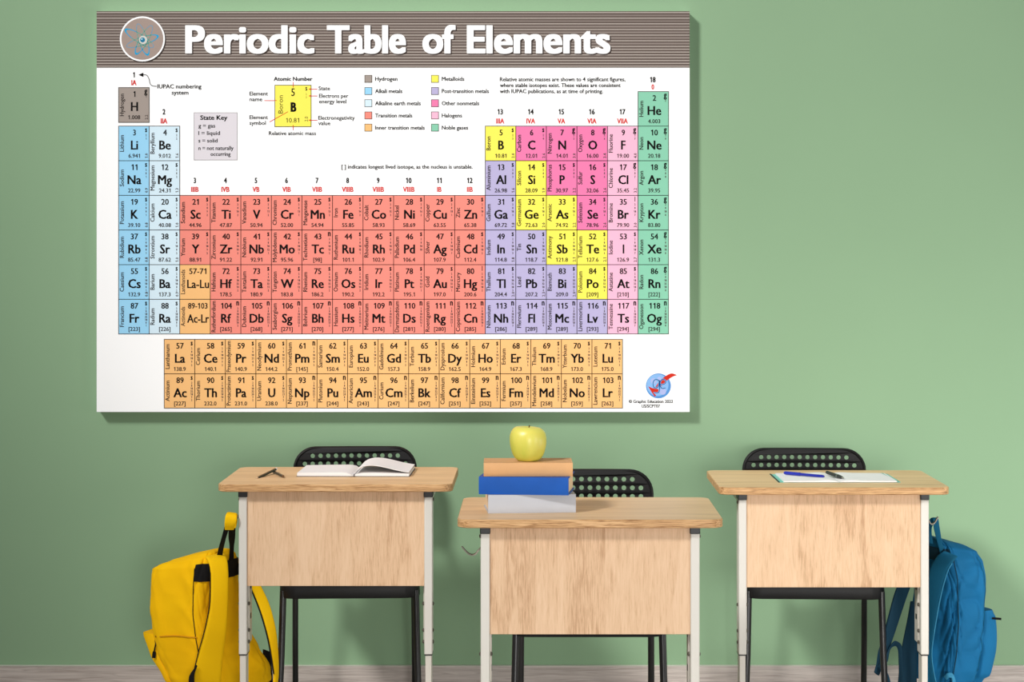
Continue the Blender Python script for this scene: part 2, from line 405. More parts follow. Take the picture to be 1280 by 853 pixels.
EN = dict(H='2.2', Li='1.0', Be='1.6', B='2.0', C='2.6', N='3.0', O='3.4', F='4.0', Na='0.9', Mg='1.3', Al='1.6', Si='1.9', P='2.2', S='2.6', Cl='3.2',
          K='0.8', Ca='1.0', Ga='1.8', Ge='2.0', As='2.2', Se='2.6', Br='3.0', Rb='0.8', Sr='1.0', In='1.8', Sn='2.0', Sb='2.1', Te='2.1', I='2.7',
          Cs='0.8', Ba='0.9', Tl='2.0', Pb='2.3', Bi='2.0')
def shells(Z):
    order = [(1,0),(2,0),(2,1),(3,0),(3,1),(4,0),(3,2),(4,1),(5,0),(4,2),(5,1),(6,0),(4,3),(5,2),(6,1),(7,0),(5,3),(6,2),(7,1)]
    oc = {}; z = Z
    for n, l in order:
        q = min(z, 4 * l + 2); oc[(n, l)] = q; z -= q
        if z == 0: break
    def mv(a, b, k=1): oc[a] = oc.get(a, 0) - k; oc[b] = oc.get(b, 0) + k
    if Z in (24, 29): mv((4,0),(3,2))
    if Z in (41, 42, 44, 45, 47): mv((5,0),(4,2))
    if Z == 46: mv((5,0),(4,2),2)
    if Z in (78, 79): mv((6,0),(5,2))
    if Z in (57, 58, 64): mv((4,3),(5,2))
    if Z in (89, 91, 92, 93, 96): mv((5,3),(6,2))
    if Z == 90: mv((5,3),(6,2),2)
    tot = [0] * 8
    for (n, l), q in oc.items(): tot[n] += q
    return [t for t in tot if t > 0]

CW, CH_ = 38.19, 43.33; TX, TY = 148.3, 157.7
def colrow(Z):
    if Z == 1: return 0, None
    if Z == 2: return 17, None
    if Z <= 10: return (Z - 3 if Z < 5 else Z + 7), 0
    if Z <= 18: return (Z - 11 if Z < 13 else Z - 1), 1
    if Z <= 36: return Z - 19, 2
    if Z <= 54: return Z - 37, 3
    if Z <= 56: return Z - 55, 4
    if 72 <= Z <= 86: return Z - 69, 4
    if Z in (87, 88): return Z - 87, 5
    if Z >= 104: return Z - 101, 5
def catof(Z):
    if Z == 1: return 'h'
    if 57 <= Z <= 71 or 89 <= Z <= 103: return 'i'
    if Z in (5, 14, 32, 33, 51, 52, 84): return 'm'
    if Z in (6, 7, 8, 15, 16, 34): return 'n'
    c = colrow(Z)[0]
    if c == 0: return 'a'
    if c == 1: return 'e'
    if c == 17: return 'o'
    if c == 16: return 'g'
    if 2 <= c <= 11: return 't'
    return 'p'
def state(Z):
    if Z in (43, 61) or 93 <= Z: return 'n'
    if Z in (1, 2, 7, 8, 9, 10, 17, 18, 36, 54, 86): return 'g'
    if Z in (35, 80): return 'l'
    return 's'
def cellpos(Z):
    if Z == 1: return TX, 109.5, 43.6
    if Z == 2: return TX + 17 * CW, 114.5, 43.3
    if 57 <= Z <= 71: return 205.3 + (Z - 57) * CW, 424.4, 43.1
    if 89 <= Z <= 103: return 205.3 + (Z - 89) * CW, 467.5, 43.0
    c, r = colrow(Z); return TX + c * CW, TY + r * CH_, CH_

cells = bmesh.new(); big = bmesh.new(); small = bmesh.new(); tiny = bmesh.new()
def cellbox(x, y, w, h, ck):
    b = 0.42
    rect(cells, x - b, y - b, x + w + b, y + h + b, 0.04, len(CK))
    rect(cells, x + b, y + b, x + w - b, y + h - b, 0.09, CK.index(ck))
for Z in range(1, 119):
    x, y, h = cellpos(Z); ck = catof(Z)
    cellbox(x, y, CW, h, ck)
    g = 19.8
    if ck == 'o' : g = 20.5
    st = state(Z)
    text(big, str(Z), x + g + (0.5 if Z > 99 else 0), y + 11.6, 7.0, bold=0.035, z=0.16, asp=0.98, maxw=17.5)
    text(big, syms[Z-1], x + g, y + 29.2, 10.9, bold=0.042, z=0.16, asp=0.98, maxw=22)
    text(small, mass[Z-1], x + g - 0.3, y + 39.6, 4.9, bold=0.03, z=0.16, asp=1.0, maxw=17.5)
    text(small, names[Z-1], x + 6.6, y + h / 2, 5.1, rot=True, bold=0.03, z=0.16, asp=0.96, maxw=39)
    if st == 'n': text(big, 'n', x + 34.2, y + 7.6, 7.4, bold=0.045, z=0.16)
    elif st == 'g': text(big, 'g', x + 34.0, y + 7.6, 7.2, bold=0.045, z=0.16)
    elif st == 'l': text(big, 'l', x + 34.3, y + 7.6, 6.0, bold=0.03, z=0.16)
    else: text(big, 's', x + 34.3, y + 7.5, 6.6, bold=0.05, z=0.16)
    sh = shells(Z); pit = min(4.4, 25.0 / max(1, len(sh)))
    for i, q in enumerate(sh):
        text(tiny, str(q), x + 34.4, y + 12.6 + i * pit, 2.6, z=0.16, res=1, maxw=3.4, bold=0.05)
    if syms[Z-1] in EN: text(tiny, EN[syms[Z-1]], x + 36.6, y + 37.0, 3.6, rot=True, z=0.16, res=1, asp=1.0, bold=0.04)
for (t1, t2, nm, r) in (('57-71', 'La-Lu', 'Lanthanoids', 4), ('89-103', 'Ac-Lr', 'Actinoids', 5)):
    x, y = TX + 2 * CW, TY + r * CH_
    cellbox(x, y, CW, CH_, 'i')
    text(big, t1, x + 22.6, y + 11.6, 6.9, width=21.5 if r == 4 else 24.5, bold=0.03, z=0.16)
    text(big, t2, x + 23, y + 29.2, 10.2, width=27.5, bold=0.03, z=0.16)
    text(small, nm, x + 6.6, y + 21.5, 5.1, rot=True, bold=0.02, z=0.16, maxw=37)
pbuild('element_cells', cells, [cat[k] for k in CK] + [BR])
pbuild('symbol_lettering', big, K)
pbuild('name_and_mass_lettering', small, P('ink_soft', (48, 42, 40)))
pbuild('electron_count_lettering', tiny, P('ink_grey', (84, 74, 72)))

# group headings
rom = ['IIIB', 'IVB', 'VB', 'VIB', 'VIIB', 'VIIIB', 'VIIIB', 'VIIIB', 'IB', 'IIB', 'IIIA', 'IVA', 'VA', 'VIA', 'VIIA']
def head(n, r, x, yb, yr):
    bm = bmesh.new()
    text(bm, n, x, yb, 6.4, bold=0.045, z=0.1, mi=0); text(bm, r, x, yr, 6.2, bold=0.04, z=0.1, mi=1, asp=0.84)
    pbuild('group_heading', bm, [K, RED])
head('1', 'IA', 167.4, 96.8, 106.4); head('2', 'IIA', 205, 143.0, 154.3)
for i, r in enumerate(rom):
    x = TX + (i + 2.5) * CW
    if i < 10: head(str(i + 3), r, x - 0.2, 228.9, 239.9)
    else: head(str(i + 3), r, x - 0.4, 143.0, 154.4)
head('18', '0', 816, 102.8, 111.8)

# legend
leg = [('Hydrogen', 'h', 28), ('Alkali metals', 'a', 34), ('Alkaline earth metals', 'e', 57), ('Transition metals', 't', 46.5), ('Inner transition metals', 'i', 62),
       ('Metalloids', 'm', 28.2), ('Post-transition metals', 'p', 59), ('Other nonmetals', 'n', 46.8), ('Halogens', 'g', 25.4), ('Noble gases', 'o', 33)]
for i, (s, ck, w) in enumerate(leg):
    x = 455.6 if i < 5 else 538.9; y = 93.8 + 15.25 * (i % 5)
    bm = bmesh.new(); bl = bmesh.new()
    rect(bm, x, y, x + 9.6, y + 9.6, 0.05, 1); rect(bm, x + 0.7, y + 0.7, x + 8.9, y + 8.9, 0.1, 0)
    text(bl, s, x + 13.3, y + 7.2, 4.8, width=w, anchor='l', bold=0.035, z=0.1)
    lg = pbuild('legend_swatch', bm, [cat[ck], BR])
    pbuild('swatch_caption', bl, K, lg)

# state key
bm = bmesh.new()
rect(bm, 242.2, 140.7, 296.9, 200.4, 0.05, 1); rect(bm, 242.8, 141.3, 296.3, 199.8, 0.1, 0)
sk = pbuild('state_key', bm, [P('key_grey', (228, 222, 228)), P('key_border', (150, 146, 150))])
bm = bmesh.new()
text(bm, 'State Key', 267.3, 149.8, 5.4, width=34, bold=0.05, z=0.16)
for s, y, w in (('g = gas', 159.6, 21), ('l = liquid', 168.8, 27), ('s = solid', 178.2, 24), ('n = not naturally', 187.6, 44)):
    text(bm, s, 248, y, 4.8, width=w, anchor='l', bold=0.035, z=0.16)
text(bm, 'occurring', 263.2, 195, 4.8, width=25, anchor='l', bold=0.035, z=0.16)
pbuild('key_lettering', bm, K, sk)

# notes
bm = bmesh.new()
for s, y, w in (('Relative atomic masses are shown to 4 significant figures,', 101.5, 157), ('where stable isotopes exist. These values are consistent', 108.9, 151),
                ('with IUPAC publications, as at time of printing.', 116.4, 129)):
    text(bm, s, 624.8, y, 4.8, width=w, anchor='l', bold=0.035, z=0.1)
text(bm, '[ ] indicates longest lived isotope, as the nucleus is unstable.', 426.8, 210.9, 4.8, width=164, anchor='l', bold=0.035, z=0.1)
text(bm, 'IUPAC numbering', 196.8, 110.5, 5.0, width=55, anchor='l', bold=0.035, z=0.1)
text(bm, 'system', 214.6, 118.2, 5.0, width=21, anchor='l', bold=0.035, z=0.1)
pbuild('note_lettering', bm, K)
bm = bmesh.new()
poly(bm, [(173.2, 93.6), (179.2, 90.9), (179.2, 96.2)], 0.1)
cp = smooth_path([(179, 93.4), (183.5, 94.2), (186.4, 99), (187.6, 104.5), (190.5, 107.3), (196, 108)], 5)
for a, b in zip(cp, cp[1:]): line(bm, a[0], a[1], b[0], b[1], 0.8, 0.1)
pbuild('note_arrow', bm, K)

# worked example cell
bm = bmesh.new()
rect(bm, 343.2, 106.1, 389.3, 158.9, 0.05, 1); rect(bm, 344, 106.9, 388.5, 158.1, 0.1, 0)
ex = pbuild('example_cell', bm, [cat['m'], BR])
bm = bmesh.new()
text(bm, '5', 366.3, 120.0, 9.4, bold=0.015, z=0.16); text(bm, 'B', 366.9, 139.5, 11.2, bold=0.07, z=0.16, asp=0.95)
text(bm, '10.81', 365.7, 153.2, 5.6, width=16.4, z=0.16); text(bm, 'Boron', 353.6, 130.6, 5.8, width=22.5, rot=True, z=0.16)
text(bm, 's', 382.9, 113.2, 6.4, bold=0.03, z=0.16); text(bm, '2', 382.9, 119, 2.6, z=0.16, res=1); text(bm, '3', 382.9, 123, 2.6, z=0.16, res=1)
text(bm, '2.0', 385, 148.9, 4.2, rot=True, z=0.16)
text(bm, 'Atomic Number', 342.2, 101.0, 4.8, width=48.4, anchor='l', bold=0.045, z=0.1)
for s, x, y, w in (('Element', 311.9, 119.4, 23), ('name', 311.9, 126.4, 15.9), ('Element', 311.9, 149.0, 23), ('symbol', 311.9, 156.1, 20.4),
                   ('State', 398.2, 112.8, 14.3), ('Electrons per', 398.8, 122.2, 36.6), ('energy level', 398.8, 129.2, 34.1),
                   ('Electronegativity', 397.9, 149.7, 45.5), ('value', 397.9, 156.4, 15), ('Relative atomic mass', 336, 169.0, 59)):
    b2 = bmesh.new(); text(b2, s, x, y, 4.8, width=w, anchor='l', bold=0.025, z=0.1); pbuild('caption', b2, K, ex)
pbuild('example_lettering', bm, K, ex)
bm = bmesh.new()
for a in ((366.5, 102.5, 366.5, 109.5), (386.3, 111.5, 396.6, 111.5), (386.3, 120, 396.6, 120), (386.3, 150.4, 396.8, 150.4), (330.4, 125.8, 346, 125.8),
          (336.9, 152.5, 360, 139.7), (366.5, 156.3, 366.5, 162.8)): line(bm, *a, 0.75, 0.2)
for x, y in ((386.3, 111.5), (386.3, 120), (386.3, 150.4)): poly(bm, [(x - 0.6, y), (x + 1.9, y - 1.1), (x + 1.9, y + 1.1)], 0.24)
pbuild('example_pointer', bm, RED, ex)

# publisher's mark
bm = bmesh.new()
GX, GY = 823.0, 482.6
poly(bm, circle(GX, GY, 15.6), 0.08, 0)
poly(bm, circle(GX - 1, GY - 1, 13.6), 0.10, 1)
for a, b, r_ in ((-4, 7.5, 3.4), (5.5, 7, 4.2), (-6, -6, 3.6), (1, -9, 2.4)): poly(bm, circle(GX + a, GY + b, r_, 20), 0.12, 4)
def z8(a, b): return (770 + a / 10.667, 450 + b / 10.667)
up = smooth_path([(525, 362), (580, 285), (640, 232), (700, 195), (750, 182), (815, 205)], 4)
lo = smooth_path([(815, 205), (760, 222), (715, 250), (670, 285), (625, 330), (600, 360)], 4)
n_ = len(up)
for i in range(n_ - 1):
    poly(bm, [z8(*up[i]), z8(*up[i+1]), z8(*lo[n_-2-i]), z8(*lo[n_-1-i])] if i < n_ - 2 else [z8(*up[i]), z8(*up[i+1]), z8(*lo[1])], 0.16, 2)
poly(bm, [z8(*p) for p in ((428, 352), (480, 378), (535, 385), (570, 395), (560, 430), (505, 445), (535, 472), (518, 492), (480, 440))], 0.16, 2)
lgo = pbuild('publisher_mark', bm, [P('globe_rim', (92, 150, 214)), P('globe_blue', (140, 186, 236)), P('swoosh_red', (208, 52, 38)), WH, P('globe_cloud', (176, 186, 232))])
bm = bmesh.new()
def stroke(pts, w, z=0.24, mi=0):
    q = smooth_path(pts, 5)
    for a, b in zip(q, q[1:]):
        A = z8(*a); B = z8(*b); line(bm, A[0], A[1], B[0], B[1], w, z, mi)
for w, m_, z_ in ((1.8, 1, 0.22), (0.95, 0, 0.26)):
    stroke([(575, 275), (530, 262), (498, 290), (495, 340), (510, 372), (545, 372), (570, 340), (578, 275), (580, 380), (575, 425), (545, 442), (500, 438)], w, z_, m_)
    stroke([(590, 330), (640, 325), (664, 300), (650, 268), (615, 262), (588, 300), (590, 350), (615, 382), (660, 375)], w, z_, m_)
pbuild('mark_lettering', bm, [P('mark_blue', (24, 96, 168)), P('mark_pale', (150, 196, 236))], lgo)
bm = bmesh.new()
text(bm, '\u00a9 Graphic Education 2022', 786, 504.0, 3.9, width=55.3, anchor='l', bold=0.04, z=0.1)
text(bm, 'US/SCPT07', 802, 509.8, 3.9, width=23, anchor='l', bold=0.04, z=0.1)
pbuild('imprint_lettering', bm, K)

# ------------------------------------------------------------------ desks
def make_desk(label, cx, yf, h, hook_side, hook_drop, hook_len, rz=0.0):
    t = thing('school_desk', label, 'desk', (cx, yf, 0), rz, 'oak topped school desks in a row')
    W, D, TH = 0.703, 0.50, 0.0225
    # tabletop with rounded plan corners: top face and edge band in two materials
    bm = bmesh.new(); r = 0.034; pts = []
    for (ax, ay, a0) in ((W/2 - r, r, -90), (W/2 - r, D - r, 0), (-W/2 + r, D - r, 90), (-W/2 + r, r, 180)):
        for k in range(9):
            an = math.radians(a0 + 90 * k / 8); pts.append((ax + r * math.cos(an), ay + r * math.sin(an)))
    e = 0.0018
    def ring(z, ins):
        out = []
        for (x, y) in pts:
            v = Vector((x, y - D/2)); s = Vector((v.x * (1 - ins / (W/2)), v.y * (1 - ins / (D/2)))); out.append(Vector((s.x, s.y + D/2, z)))
        return out
    rings = [ring(h - TH, e), ring(h - TH + e, 0), ring(h - e, 0), ring(h, e)]
    R = [[bm.verts.new(p) for p in q] for q in rings]; n = len(pts)
    for a, b in zip(R, R[1:]):
        for i in range(n):
            f = bm.faces.new((a[i], a[(i+1) % n], b[(i+1) % n], b[i])); f.material_index = 1
    bm.faces.new(R[-1]).material_index = 0; bm.faces.new(R[0][::-1]).material_index = 0
    build('desktop', bm, [M['top'], M['edge']], t, angle=30)
    zb = h - TH
    LX = 0.2905; LW = 0.0245; LD = 0.062; y0 = 0.028
    bm = bmesh.new(); box(bm, -LX + LW, LX - LW, y0 + 0.006, y0 + 0.022, h - 0.309, zb)
    build('front_panel', bm, M['panel'], t, bevel=0.001)
    ring_z = h - 0.514
    for s in (-1, 1):
        xa, xb = (-LX, -LX + LW) if s < 0 else (LX - LW, LX)
        bm = bmesh.new(); box(bm, xa, xb, y0, y0 + LD, ring_z, zb - 0.018)
        leg_ = build('leg', bm, M['leg'], t, bevel=0.003, seg=3)
        bm = bmesh.new(); box(bm, xa - 0.0015, xb + 0.0015, y0 - 0.0015, y0 + LD + 0.0015, zb - 0.019, zb)
        build('leg_cap', bm, M['black'], leg_, bevel=0.002)
        bm = bmesh.new(); box(bm, xa + 0.0005, xb - 0.0005, y0 + 0.0005, y0 + LD - 0.0005, ring_z - 0.003, ring_z + 0.0005)
        build('collar', bm, M['black'], leg_, bevel=0.001)
        bm = bmesh.new(); box(bm, xa + 0.003, xb - 0.003, y0 + 0.003, y0 + LD - 0.004, 0.024, ring_z + 0.05)
        build('inner_tube', bm, M['leg2'], leg_, bevel=0.002)
        bm = bmesh.new(); box(bm, xa - 0.003, xb + 0.003, y0 - 0.03, y0 + 0.40, 0.0, 0.026)
        build('foot', bm, M['leg'], leg_, bevel=0.006, seg=3)
        # adjusting rail with holes and screws on the inner side
        xi = xb if s < 0 else xa; q = 1 if s < 0 else -1
        bm = bmesh.new(); box(bm, min(xi, xi + q * 0.004), max(xi, xi + q * 0.004), y0 + 0.030, y0 + 0.085, ring_z + 0.03, zb - 0.03)
        build('side_rail', bm, M['leg2'], leg_, bevel=0.001)
        for side, xx in ((q, xi + q * 0.003), (-q, (xa if s < 0 else xb))):
            for zz in (ring_z + 0.035, ring_z + 0.07, ring_z + 0.15, h - 0.05):
                bm = bmesh.new()
                rings = [[Vector((xx + side * dx, y0 + 0.022 + 0.004 * 0 + rr * math.cos(2*PI*k/10), zz + rr * math.sin(2*PI*k/10))) for k in range(10)]
                         for dx, rr in ((-0.001, 0.0055), (0.002, 0.0055), (0.004, 0.003))]
                loft(bm, rings); build('screw', bm, M['steel'], leg_)
            if side == q:
                for zz in (ring_z + 0.10, ring_z + 0.19):
                    bm = bmesh.new(); box(bm, min(xx, xx + q * 0.0018), max(xx, xx + q * 0.0018), y0 + 0.045, y0 + 0.065, zz, zz + 0.016)
                    build('slot', bm, M['black'], leg_)
    # rear beam between the legs and tray under the top
    bm = bmesh.new(); box(bm, -LX + LW, LX - LW, y0 + 0.30, y0 + 0.325, zb - 0.03, zb)
    build('rear_beam', bm, M['leg'], t, bevel=0.002)
    for s in (-1, 1):
        xa, xb = (-LX, -LX + LW) if s < 0 else (LX - LW, LX)
        bm = bmesh.new(); box(bm, xa, xb, y0 + LD, y0 + 0.36, zb - 0.028, zb)
        build('top_bearer', bm, M['leg'], t, bevel=0.002)
    # bag hook on the outer side
    s = hook_side
    bm = bmesh.new(); zc = h - hook_drop; q = hook_len / 0.050; xo = s * LX
    P_ = [(xo - s*0.004, zc + 0.004), (xo + s*0.006*q, zc - 0.006), (xo + s*0.014*q, zc - 0.016), (xo + s*0.024*q, zc - 0.0185), (xo + s*0.036*q, zc - 0.012), (xo + s*0.050*q, zc + 0.004)]
    S = smooth_path(P_, 5); rings = []
    for i, (x, z) in enumerate(S):
        k = i / (len(S) - 1); hw = 0.006 + 0.003 * math.sin(k * PI); th = 0.0016
        a = Vector(S[min(i+1, len(S)-1)]) - Vector(S[max(i-1, 0)]); a.normalize(); nx, nz = -a.y, a.x
        rings.append([Vector((x + nx*th*u, y0 + 0.032 + hw*v, z + nz*th*u)) for u, v in ((-1,-1),(1,-1),(1,1),(-1,1))])
    loft(bm, rings); build('bag_hook', bm, M['steel'], t)
    return t

DL = dict(cx=(419.6 - VX) / 416.5, yf=6.21, h=0.771)
DC = dict(cx=(738 - VX) / 474, yf=5.485, h=0.760)
DR = dict(cx=(1043.5 - VX) / 411, yf=6.32, h=0.749)
make_desk('oak topped school desk on the left with an open book and two pencils on it', DL['cx'], DL['yf'], DL['h'], -1, 0.094, 0.036)
make_desk('nearest oak topped school desk, in the middle, carrying stacked books and an apple', DC['cx'], DC['yf'], DC['h'], -1, 0.083, 0.051)
make_desk('oak topped school desk on the right with a mint notebook and two pens on it', DR['cx'], DR['yf'], DR['h'], 1, 0.100, 0.034)

# ------------------------------------------------------------------ chairs
def make_chair(label, cx, yf, rz, zs=1.0):
    t = thing('chair', label, 'chair', (cx, yf, 0), rz, 'black chairs with perforated backs behind the desks')
    # local: seat front at y=0, backrest at y=+0.42
    bm = bmesh.new()
    nx, ny = 24, 18; W, D = 0.44, 0.42; zt = 0.432; rc = 0.055
    def outline(ins, z, dip=0):
        out = []
        r = rc
        for (ax, ay, a0) in ((W/2 - r, r, -90), (W/2 - 0.02 - r, D - r, 0), (-W/2 + 0.02 + r, D - r, 90), (-W/2 + r, r, 180)):
            for k in range(10):
                an = math.radians(a0 + 90 * k / 9); x = ax + (r - ins) * math.cos(an); y = ay + (r - ins) * math.sin(an); out.append(Vector((x, y, z)))
        return out
    zb = 0.379
    rings = [outline(0.012, zb + 0.018), outline(0.006, zb + 0.002), outline(0.002, zb), outline(0.0, zb + 0.004), outline(0.001, zt - 0.014), outline(0.006, zt - 0.003), outline(0.014, zt), outline(0.030, zt - 0.004), outline(0.045, zt - 0.009)]
    loft(bm, rings)
    build('seat', bm, M['chair'], t, angle=50)
    # backrest
    c = bpy.data.curves.new('back_outline', 'CURVE'); c.dimensions = '2D'; c.fill_mode = 'BOTH'; c.extrude = 0.0025; c.bevel_depth = 0.0018; c.bevel_resolution = 1
    HW, zt2, zb2, r = 0.203, 0.806, 0.60, 0.068
    outl = []
    for (ax, az, a0) in ((HW - r, zt2 - r, 0), (-HW + r, zt2 - r, 90), (-HW + 0.03, zb2 + 0.03, 180), (HW - 0.03, zb2 + 0.03, 270)):
        rr = r if az > 0.7 else 0.03
        for k in range(9):
            an = math.radians(a0 + 90 * k / 8); outl.append((ax + rr * math.cos(an), az + rr * math.sin(an)))
    dense = []
    for i in range(len(outl)):
        a = Vector(outl[i]); b = Vector(outl[(i+1) % len(outl)]); m_ = max(1, int((b - a).length / 0.02))
        for k in range(m_): dense.append(a.lerp(b, k / m_))
    def spl(P_):
        s = c.splines.new('POLY'); s.points.add(len(P_) - 1)
        for q, p in zip(s.points, P_): q.co = (p[0], p[1], 0, 1)
        s.use_cyclic_u = True
    spl([(p.x, p.y) for p in dense])
    pit = 0.0257
    for j, cnt in enumerate((12, 14, 14, 14, 14, 14, 12)):
        z = zt2 - 0.0285 - pit * j
        for i in range(cnt):
            x = (i - (cnt - 1) / 2) * pit
            spl([(x + 0.0091 * math.cos(2*PI*k/16), z + 0.0091 * math.sin(2*PI*k/16)) for k in range(16)])
    ob = bpy.data.objects.new('back_outline', c); me = bpy.data.meshes.new_from_object(ob)
    bpy.data.objects.remove(ob); bpy.data.curves.remove(c)
    bm = bmesh.new(); bm.from_mesh(me); bpy.data.meshes.remove(me)
    def bend(x, z): return 0.415 - 0.35 * x * x + (z - 0.43) * 0.10
    for v in bm.verts:
        x, z, d = v.co.x, v.co.y, v.co.z; v.co = Vector((x, bend(x, z) + d, z))
    bmesh.ops.remove_doubles(bm, verts=bm.verts[:], dist=0.00005)
    bk = build('backrest', bm, M['chair'], t, angle=40)
    for p_ in bk.data.polygons:
        if abs(p_.normal.y) > 0.93: p_.use_smooth = False
    bm = bmesh.new()
    rim = [Vector((p.x * 0.985, bend(p.x, p.y), p.y - 0.003 if p.y > 0.7 else p.y)) for p in dense]
    n = len(rim); ringsv = []
    for i in range(n):
        tt = (rim[(i+1) % n] - rim[i-1]).normalized(); yv = Vector((0, 1, 0)); b = tt.cross(yv).normalized()
        ringsv.append([rim[i] + (b * math.cos(2*PI*k/8) * 0.0055 + yv * math.sin(2*PI*k/8) * 0.0085) for k in range(8)])
    ringsv.append(ringsv[0]); loft(bm, ringsv, True, False); bmesh.ops.remove_doubles(bm, verts=bm.verts[:], dist=0.00001)
    build('backrest_rim', bm, M['chair'], t, angle=60)
    # legs: tapering tubes, rear ones run on up into the backrest
    for s in (-1, 1):
        bm = bmesh.new()
        tube(bm, [(s*0.207, 0.030, 0.400), (s*0.212, 0.018, 0.2), (s*0.219, 0.004, 0.004)], [0.0108, 0.0106, 0.0095], 14)
        lg_ = build('leg', bm, M['tube'], t)
        bm = bmesh.new(); tube(bm, [(s*0.219, 0.004, 0.0), (s*0.2185, 0.005, 0.014)], [0.012, 0.0115], 14); build('foot_cap', bm, M['black'], lg_)
        bm = bmesh.new()
        tube(bm, smooth_path([(s*0.198, 0.437, 0.004), (s*0.197, 0.415, 0.2), (s*0.195, 0.397, 0.40), (s*0.193, 0.400, 0.50), (s*0.192, bend(0.19, 0.60) + 0.003, 0.60), (s*0.192, bend(0.19, 0.70) + 0.003, 0.70)], 4), 0.0098, 14)
        lg_ = build('leg', bm, M['tube'], t)
        bm = bmesh.new(); tube(bm, [(s*0.198, 0.437, 0.0), (s*0.198, 0.4355, 0.014)], [0.012, 0.0115], 14); build('foot_cap', bm, M['black'], lg_)
    bm = bmesh.new(); tube(bm, [(-0.2, 0.03, 0.392), (0.2, 0.03, 0.392)], 0.008, 10); tube(bm, [(-0.195, 0.397, 0.392), (0.195, 0.397, 0.392)], 0.008, 10)
    for s in (-1, 1): tube(bm, [(s*0.2, 0.03, 0.392), (s*0.195, 0.397, 0.392)], 0.008, 10)
    build('seat_frame', bm, M['tube'], t)
    t.scale = (1, 1, zs)
    return t
make_chair('black perforated chair behind the left desk with the open book', -0.583, 6.49, math.radians(2.5), 1.010)
make_chair('black perforated chair behind the middle desk, half hidden by stacked books', 0.151, 5.87, 0.0, 0.997)
make_chair('black perforated chair behind the right desk with the notebook and pens', 0.873, 6.49, math.radians(-2.5), 1.003)

# ------------------------------------------------------------------ books and apple
def make_book(label, x, y, z, L_, D, h, rz, cover, pages, round_=0.004):
    """spine faces -y; origin at the middle of the spine's foot"""
    t = thing('book', label, 'book', (x, y, z), rz, 'hardback books stacked on the middle desk')
    bm = bmesh.new(); tb = 0.0028; outer = [(D, 0.0), (D * 0.5, 0.0), (0.004, 0.0)]; inner = [(D, tb), (D * 0.5, tb), (0.006, tb)]
    for k in range(9):
        q = k / 8; outer.append((-round_ * math.sin(q * PI) ** 0.7 if 0 < k < 8 else 0.0, q * h)); inner.append((tb + 0.001, tb + 0.001 + q * (h - 2 * tb - 0.002)))
    outer += [(0.004, h), (D * 0.5, h), (D, h)]; inner += [(0.006, h - tb), (D * 0.5, h - tb), (D, h - tb)]
    X = [-L_/2, L_/2]; V = {}
    for xi, xx in enumerate(X):
        for nm, lst in (('o', outer), ('i', inner)):
            for k, p in enumerate(lst): V[(xi, nm, k)] = bm.verts.new((xx, p[0], p[1]))
    n = len(outer)
    for k in range(n - 1):
        bm.faces.new((V[(0,'o',k)], V[(1,'o',k)], V[(1,'o',k+1)], V[(0,'o',k+1)]))
        bm.faces.new((V[(0,'i',k)], V[(0,'i',k+1)], V[(1,'i',k+1)], V[(1,'i',k)]))
        for xi in (0, 1): bm.faces.new((V[(xi,'o',k)], V[(xi,'o',k+1)], V[(xi,'i',k+1)], V[(xi,'i',k)]))
    for k in (0, n - 1): bm.faces.new((V[(0,'o',k)], V[(0,'i',k)], V[(1,'i',k)], V[(1,'o',k)]))
    build('cover', bm, cover, t, angle=40)
    bm = bmesh.new(); box(bm, -L_/2 + 0.004, L_/2 - 0.004, 0.0045, D - 0.004, tb, h - tb)
    build('page_block', bm, pages, t)
    # head and tail bands
    bm = bmesh.new()
    for s in (-1, 1): box(bm, s*(L_/2 - 0.004) - 0.0012, s*(L_/2 - 0.004) + 0.0012, 0.0035, 0.008, tb + 0.001, h - tb - 0.001)
    build('head_band', bm, M['page'], t)
    return t
zd = DC['h'] + 0.0003
make_book('pale grey hardback at the bottom of the stack on the middle desk', -0.0105, 5.622, zd, 0.238, 0.17, 0.0495, math.radians(5.2), M['greybook'], M['pageedge'], 0.001)
make_book('royal blue hardback in the middle of the stack', -0.0335, 5.615, zd + 0.0500, 0.244, 0.165, 0.0475, math.radians(-6.5), M['bluebook'], M['pageedge'], 0.002)
tanb = make_book('tan hardback on top of the stack, under the apple', -0.021, 5.630, zd + 0.0980, 0.241, 0.135, 0.0365, math.radians(1.0), M['tan'], M['pageedge'], 0.005)

zt = zd + 0.0980 + 0.0365
ap = thing('apple', 'yellow green apple sitting on the tan book', 'apple', (-0.0215, 5.685, zt + 0.0003))
bm = bmesh.new(); R_ = 0.0505
prof = [(0.0015, 0.0120), (0.008, 0.0065), (0.016, 0.0015), (0.024, 0.0000), (0.032, 0.0040), (0.0395, 0.0130), (0.0452, 0.0260), (0.0488, 0.0400), (0.0503, 0.0540),
        (0.0497, 0.0670), (0.0462, 0.0790), (0.0390, 0.0880), (0.0295, 0.0925), (0.0205, 0.0918), (0.0125, 0.0865), (0.0060, 0.0795), (0.0015, 0.0770)]
prof = smooth_path(prof, 3); rings = []; n = 48
for r, z in prof:
    rg = []
    for k in range(n):
        a = 2 * PI * k / n
        lob = 1 + 0.018 * math.cos(5 * a + 0.6) * (1 if z < 0.03 or z > 0.075 else 0.4) + 0.012 * math.cos(a - 2.6)
        zz = z * (1 - 0.03 * math.cos(a - 0.2) * (r / 0.05) * (z / 0.09))
        rg.append(Vector((r * lob * math.cos(a), r * lob * math.sin(a), zz)))
    rings.append(rg)
loft(bm, rings)
mn = min(v.co.z for v in bm.verts)
for v in bm.verts: v.co.z -= mn
build('flesh', bm, M['apple'], ap, angle=80)
